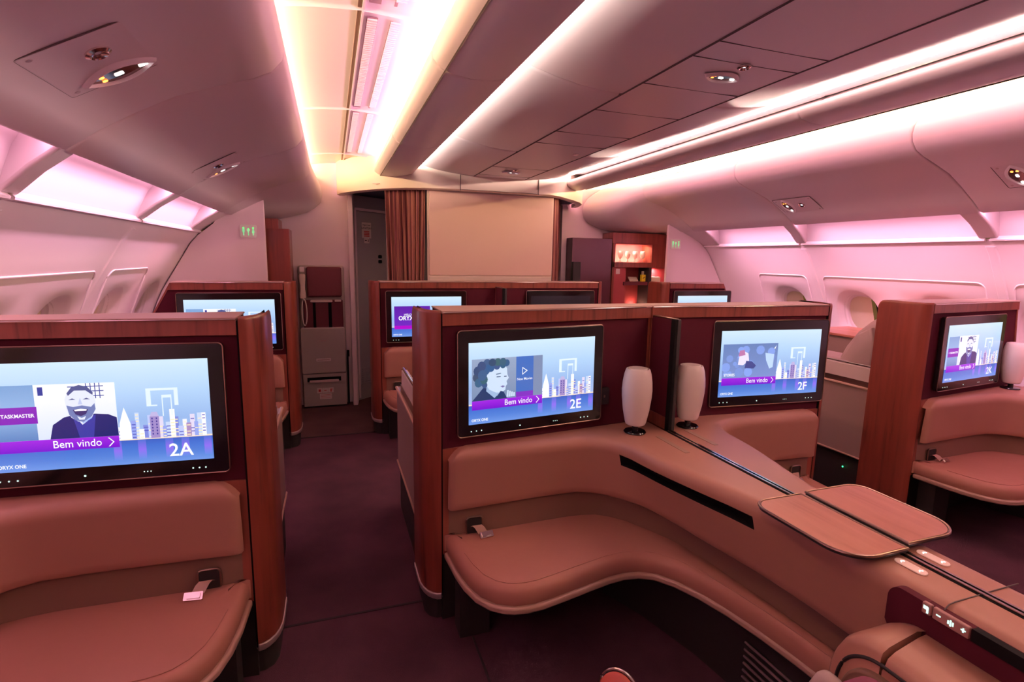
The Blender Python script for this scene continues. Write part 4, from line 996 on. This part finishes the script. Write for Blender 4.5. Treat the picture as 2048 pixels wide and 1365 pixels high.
for s_, x, y in ((-1, -.085, .80), (1, .010, .81)):
    root = thing('table_release_button', (x, y, .7475), 'pale oblong table release button on the %s side of the centre rail' % ('2E' if s_ < 0 else '2F'), 'button', 'pale table release buttons')
    f = MB(); f.plate((x, y, .7485), AX, AY, .028, .075, .003, .0149); mk('button_cap', f, BUTTON, root, bevel=.001)
    for dy in (-.022, .022):
        f = MB(); f.box((x-.003, y+dy, .7503), (.004, .0008, .0003), ax=(V((.8, .6, 0)), V((-.6, .8, 0)), AZ)); f.box((x+.003, y+dy, .7503), (.004, .0008, .0003), ax=(V((.8, -.6, 0)), V((.6, .8, 0)), AZ))
        mk('arrow_mark', f, ICON, root)
f = MB()
for y in (.675,):
    f.tube([(-.048, y, .7475), (-.13, y, .7475), (-.15, y, .745), (-.162, y, .735), (-.166, y, .715), (-.166, y, .70)], .0015, 5); f.tube([(-.02, y+.0, .7475), (.09, y, .7475)], .0015, 5)
root = thing('console_lid_seam', (-.1, .675, .745), 'thin dark seam across the near console lid', 'seam'); mk('seam_line', f, GROOVE, root)
# armrest
def chaikin(P, n=2, closed=False):
    for _ in range(n):
        Q = [] if closed else [P[0]]
        for i in range(len(P) if closed else len(P)-1):
            a, c = P[i], P[(i+1) % len(P)]
            Q += [(a[0]*.75+c[0]*.25, a[1]*.75+c[1]*.25), (a[0]*.25+c[0]*.75, a[1]*.25+c[1]*.75)]
        P = Q if closed else Q+[P[-1]]
    return P
root = thing('armrest', (-.27, .5, .6), 'padded tan armrest with rounded end in the lower right corner', 'armrest')
AR = chaikin([(.79, .0), (.80, .36), (.803, .50), (.797, .585), (.77, .645), (.73, .670), (.70, .672)], 2)
f = MB(); R = []
for x, d, sk in ((-.335, .016, .02), (-.328, .006, .018), (-.305, 0, .015), (-.20, 0, 0), (-.172, .004, -.005), (-.166, .012, -.005)):
    R.append([V((x, y-d, z-d*.8)) for y, z in AR]+[V((x, .700-sk, .671-d)), V((x, .700-sk, .0))])
f.solid(R); mk('front_pad', f, LEATHER, root, smooth=50)
f = MB(); R = []
for x, d, sk in ((-.335, .020, .02), (-.326, .008, .018), (-.30, 0, .015), (-.205, 0, 0), (-.175, .004, -.005), (-.166, .012, -.005)):
    R.append([V((x, .690-sk, .667-d)), V((x, .695-sk, .63)), V((x, .695-sk, .40)), V((x, -.2, .40)), V((x, -.2, .672-d))])
f.solid(R); mk('top_pad', f, LEATHER, root, smooth=50)
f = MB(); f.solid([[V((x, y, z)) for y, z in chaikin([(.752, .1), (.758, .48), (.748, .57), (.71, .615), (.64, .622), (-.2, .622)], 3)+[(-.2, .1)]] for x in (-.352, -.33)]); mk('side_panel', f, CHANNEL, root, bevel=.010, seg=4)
f = MB(); f.tube([(-.334, y, z) for y, z in chaikin([(.77, .1), (.776, .49), (.765, .59), (.71, .64), (.64, .643), (-.2, .643)], 3)], .0045, 8); mk('shadow_piping', f, KICK, root)
# things at the bottom edge: round red table end and a magenta cushion
root = thing('round_side_disc', (-.80, .93, .48), 'round red disc with chrome edge poking up at the bottom photo edge', 'disc')
exec_after.append(root)


# ---- seat shells in front of the row-2 partitions
def side_shell(x, sg, y0, y1, lab):
    root = thing('suite_side_wall', (x, (y0+y1)/2, 0), lab, 'side wall', 'low aisle side walls of the suites')
    xi = x+sg*.045
    f = MB(); f.bx(min(x, xi), max(x, xi), y0, y1, .29, .735); mk('lower_panel', f, LEATHER if False else WHITEP2, root, bevel=.006)
    f = MB(); f.tube([(x-sg*.002, y0, .292), (x-sg*.002, y1, .292)], .006, 8); f.tube([(x-sg*.002, y0, .735), (x-sg*.002, y1-.01, .735)], .009, 8); mk('edge_moulding', f, PIPE, root)
    f = MB(); f.bx(min(x+sg*.01, xi), max(x+sg*.01, xi), y0, y1-.1, .735, .775); mk('gap_strip', f, BRONZE, root)
    f = MB(); f.bx(min(x+sg*.012, xi), max(x+sg*.012, xi), y0, y1-.13, .772, .862); mk('upper_panel', f, WHITEP, root, bevel=.004)
    f = MB(); f.tube([(x+sg*.02, y0, .872), (x+sg*.02, y1-.14, .872), (x+sg*.02, y1-.125, .862), (x+sg*.02, y1-.12, .77)], .0075, 8); mk('chrome_rail', f, CHROME, root)
    f = MB(); f.bx(min(x+sg*.012, xi), max(x+sg*.012, xi), y0, y1, 0, .29); mk('kick_plate', f, KICK, root)
    return root
WHITEP2 = mat('taupe_side_panel', (.33, .215, .20), .35)
side_shell(-1.075, 1, 2.17, 3.0, 'low taupe side wall with chrome rail beside the aisle left of the 2E post')
side_shell(-1.665, -1, 2.06, 2.72, 'low taupe side wall with chrome rail beside the aisle right of the 2A post')
r = side_shell(1.64, 1, 2.2, 3.3, 'low taupe side wall with pale ledge seen between the 2F and 2K partitions')
f = MB(); f.lathe((1.638, 2.315, .205), [(.0005, 0), (.005, 0), (.005, .002)], 12, az=(AY, AZ, V((-1, 0, 0)))); mk('green_indicator', f, GREENDOT, r)
side_shell(.95, -1, 2.2, 3.0, 'low taupe side wall hidden mostly behind the 2F partition')
# small wooden ledge + seat 1K
root = thing('passenger_seat', (2.0, 2.4, 0), 'mauve padded seat back rising behind the curved 2K panel, under the windows', 'seat')
def profx(f, prof, x0, x1, n=6, r=.05):
    R = []
    for x, d in ((x0, r), (x0+r*.3, r*.35), (x0+r, 0), (x1-r, 0), (x1-r*.3, r*.35), (x1, r)):
        cy = sum(p[0] for p in prof)/len(prof); cz = sum(p[1] for p in prof)/len(prof)
        R.append([V((x, y+(cy-y)/max(.001, math.hypot(cy-y, cz-z))*d, z+(cz-z)/max(.001, math.hypot(cy-y, cz-z))*d)) for y, z in prof])
    f.solid(R)
f = MB(); profx(f, [(2.24, .45), (2.22, .80), (2.22, 1.12), (2.26, 1.16), (2.32, 1.15), (2.40, 1.08), (2.48, .97), (2.52, .88), (2.51, .83), (2.46, .80), (2.42, .70), (2.42, .45)], 1.73, 2.20); mk('backrest', f, MAUVE, root, smooth=60)
f = MB(); profx(f, [(2.26, .80), (2.25, 1.0), (2.29, 1.10), (2.36, 1.06), (2.44, .93), (2.52, .80), (2.50, .76), (2.35, .76)], 1.69, 1.75, r=.02); mk('side_wing', f, MAUVE, root, smooth=60)
f = MB(); profx(f, [(2.30, .30), (2.30, .48), (2.95, .50), (3.0, .46), (3.0, .30)], 1.73, 2.2); mk('seat_cushion', f, MAUVE, root, smooth=60)
f = MB(); f.bx(1.70, 1.95, 2.46, 3.1, .80, .875); mk('armrest', f, MAUVE, root, bevel=.03, seg=4)
f = MB(); f.bx(1.7, 2.25, 2.30, 3.1, .0, .30); mk('base', f, KICK, root)
root = thing('window_ledge', (2.5, 2.7, .9), 'dark wood ledge below the right windows beside the mauve seat', 'ledge')
f = MB(); f.bx(2.27, 2.80, 2.5, 3.3, .935, .955); mk('wood_top', f, WOODT, root, bevel=.004)
f = MB(); f.bx(2.29, 2.80, 2.52, 3.3, .0, .935); mk('ledge_body', f, WHITEP2, root)

# side socket left of lamp on the partition
root = thing('light_switch', (-.245, 1.985, .88), 'small dark square switch plate right of the 2E screen', 'switch')
axE = V((cos(radians(6.45)), sin(radians(6.45)), 0))
f = MB(); c = V((-.285, 2.0, .885)); f.plate(c, axE, AZ, .05, .075, .012, .004); mk('plate', f, KICK, root)
f = MB(); f.plate(c+V((0, -.007, .0)), axE, AZ, .008, .012, .002, .003); mk('key', f, BRONZE, root)

# bottom edge things
f = MB(); c = V((-.79, .975, .437)); 
nrm = V((-.75, -.55, .3)).normalized(); tx_ = nrm.cross(AZ).normalized(); ty_ = tx_.cross(nrm)
f.lathe(c, [(.001, 0), (.040, -.002), (.046, -.006), (.046, -.012), (.001, -.012)], 40, az=(tx_, ty_, nrm)); mk('red_face', f, mat('red_lacquer', (.55, .10, .07), .35), exec_after[0])
f = MB(); f.tube([c+(tx_*cos(2*pi*k/40)+ty_*sin(2*pi*k/40))*.050-nrm*.016 for k in range(40)], .004, 8, closed=True); mk('chrome_rim', f, CHROME, exec_after[0])
f = MB(); f.tube([c-nrm*.01, V((-.79, .975, .0))], .014, 10); mk('stem', f, KICK, exec_after[0])

# ================================================================== PASSENGER SERVICE UNITS, small ceiling fittings
def psu(c, n, along, lab, parent_i=None, size=1.0, plate=True, wl=.30, ww=.26):
    """along: cabin-lengthwise axis; across = n x along"""
    n = V(n).normalized(); al = V(along).normalized(); ac = al.cross(n).normalized(); c = V(c)
    root = thing('service_unit', c, lab, 'ceiling light unit', 'passenger service units')
    if plate:
        f = MB(); f.plate(c+n*.001, ac, al, ww, wl, .006, .006); mk('panel', f, SHELL, root)
        f = MB(); f.tube([c+ac*p[0]+al*p[1]+n*.002 for p in rrect(ww+.006, wl+.006, .008, 3)], .0018, 5, closed=True); mk('panel_gap', f, GROOVE, root)
        for a in (-1, 1):
            for d_ in (-1, 1):
                f = MB(); f.lathe(c+ac*a*(ww/2-.02)+al*d_*(wl/2-.02)+n*.004, [(.001, .001), (.006, .001), (.007, 0)], 12, az=(ac, al, n))
                mk('screw', f, SILVER, root)
    def eye(w, h, k=1):
        P = []
        for i in range(17):
            t = -1+2*i/16; P.append((t*w/2, h/2*(1-t*t)))
        for i in range(1, 16):
            t = 1-2*i/16; P.append((t*w/2, -h/2*(1-t*t)))
        return P
    e = c+al*.095*size
    f = MB()
    f.grid([[e+ac*x+al*y+n*d_ for x, y in eye(w*size, h*size)] for w, h, d_ in ((.20, .115, .003), (.19, .105, .012), (.175, .088, .014), (.165, .078, .006))], cv=True); mk('eye_ring', f, SHELL, root, smooth=60)
    f = MB(); f.face([e+ac*x+al*y+n*.0065 for x, y in eye(.17*size, .08*size)]); le_ = mk('lens', f, MIRROR, root)
    f = MB()
    for k in (-1, 1): f.lathe(e+ac*(.045*size)+al*.012*k*size+n*.008, [(.0001, 0), (.007*size, 0), (.007*size, .0005)], 12, az=(ac, al, n))
    mk('orange_icon', f, ICONO, le_)
    f = MB()
    for k in (-.01, .03): 
        f.plate(e-ac*(k*1.6+.012)*size+al*.003+n*.008, ac, al, .024*size, .013*size, .001, .005*size)
    mk('white_icon', f, ICON, le_)
    f = MB(); f.lathe(c-al*.045*size+n*.004, [(.030*size, 0), (.030*size, .004), (.022*size, .008), (.014*size, .002), (.001, .001)], 24, az=(ac, al, n)); rl_ = mk('reading_lamp', f, CHROME, root)
    f = MB(); f.lathe(c-al*.045*size+n*.0045, [(.0001, 0), (.010*size, 0), (.010*size, .001)], 16, az=(ac, al, n)); mk('lamp_lens', f, SPOT if not plate or size < 1 else SHELL, rl_)
    return root
def onbin(s, x, y, off=.0):
    P = BP
    for (xa, za), (xb, zb) in zip(P[4:], P[5:]):
        if xa <= x <= xb:
            t = (x-xa)/(xb-xa); z = za+(zb-za)*t; tn = V((xb-xa, 0, zb-za)).normalized()
            n = V((tn.z, 0, -tn.x)); return V((s*(x), y, z))+V((s*n.x, 0, n.z))*off, V((s*n.x, 0, n.z))
c, n = onbin(-1, 1.925, 1.645); psu(c, n, (0, 1, 0), 'large square service unit with lit signs on the nearest left overhead bin', wl=.28, ww=.28, size=1.0)
c, n = onbin(-1, 1.955, 3.245); psu(c, n, (0, 1, 0), 'service unit with bright reading lamp on the middle left overhead bin', wl=.30, ww=.27, size=.98)
c, n = onbin(1, 1.98, 3.19); psu(c, n, (0, 1, 0), 'service unit with lit signs on the middle right overhead bin', wl=.34, ww=.18, size=.9)
c, n = onbin(1, 1.935, 1.70); psu(c, n, (0, 1, 0), 'service unit on the right overhead bin at the photo edge', wl=.34, ww=.2, size=.95)
psu((-.01, 1.64, 2.1665), (0, 0, -1), (0, 1, 0), 'flush service unit with lit signs in the centre ceiling, nearer one', plate=False, size=.8)
psu((-.024, 4.04, 2.1665), (0, 0, -1), (0, 1, 0), 'flush service unit with lit signs in the far centre ceiling', plate=False, size=.8)
root = thing('ceiling_spotlight', (.14, 3.27, 2.166), 'tiny bluish lit spotlight in the centre ceiling', 'light')
f = MB(); f.lathe((.14, 3.27, 2.166), [(.022, 0), (.022, -.004), (.012, -.004)], 20); mk('ring', f, CHROME, root)
f = MB(); f.lathe((.14, 3.27, 2.1645), [(.0001, 0), (.012, 0), (.012, -.001)], 16); mk('lens', f, SPOT, root)

def pillow(c, h, nm, lab, m):
    root = thing(nm, c, lab, 'cushion'); f = MB(); R_ = []
    for i in range(13):
        a = -pi/2+pi*i/12; R_.append([V(c)+V((h[0]*cos(a)**.6*math.copysign(abs(cos(b_))**.6, cos(b_)), h[1]*cos(a)**.6*math.copysign(abs(sin(b_))**.6, sin(b_)), h[2]*sin(a))) for b_ in [2*pi*k/28 for k in range(28)]] if 0 < i < 12 else [V(c)+V((h[0]*.05*cos(b_), h[1]*.05*sin(b_), h[2]*sin(a))) for b_ in [2*pi*k/28 for k in range(28)]])
    f.solid(R_); mk('pad', f, m, root, smooth=180); return root
pillow((-.475, .575, .350), (.085, .13, .350), 'seat_cushion', 'magenta cushion just peeking over the bottom right photo edge', MAGENTA)
pillow((-.415, .728, .300), (.045, .05, .300), 'seat_pillow', 'pale pink rounded pillow corner beside the magenta cushion', MAUVE)
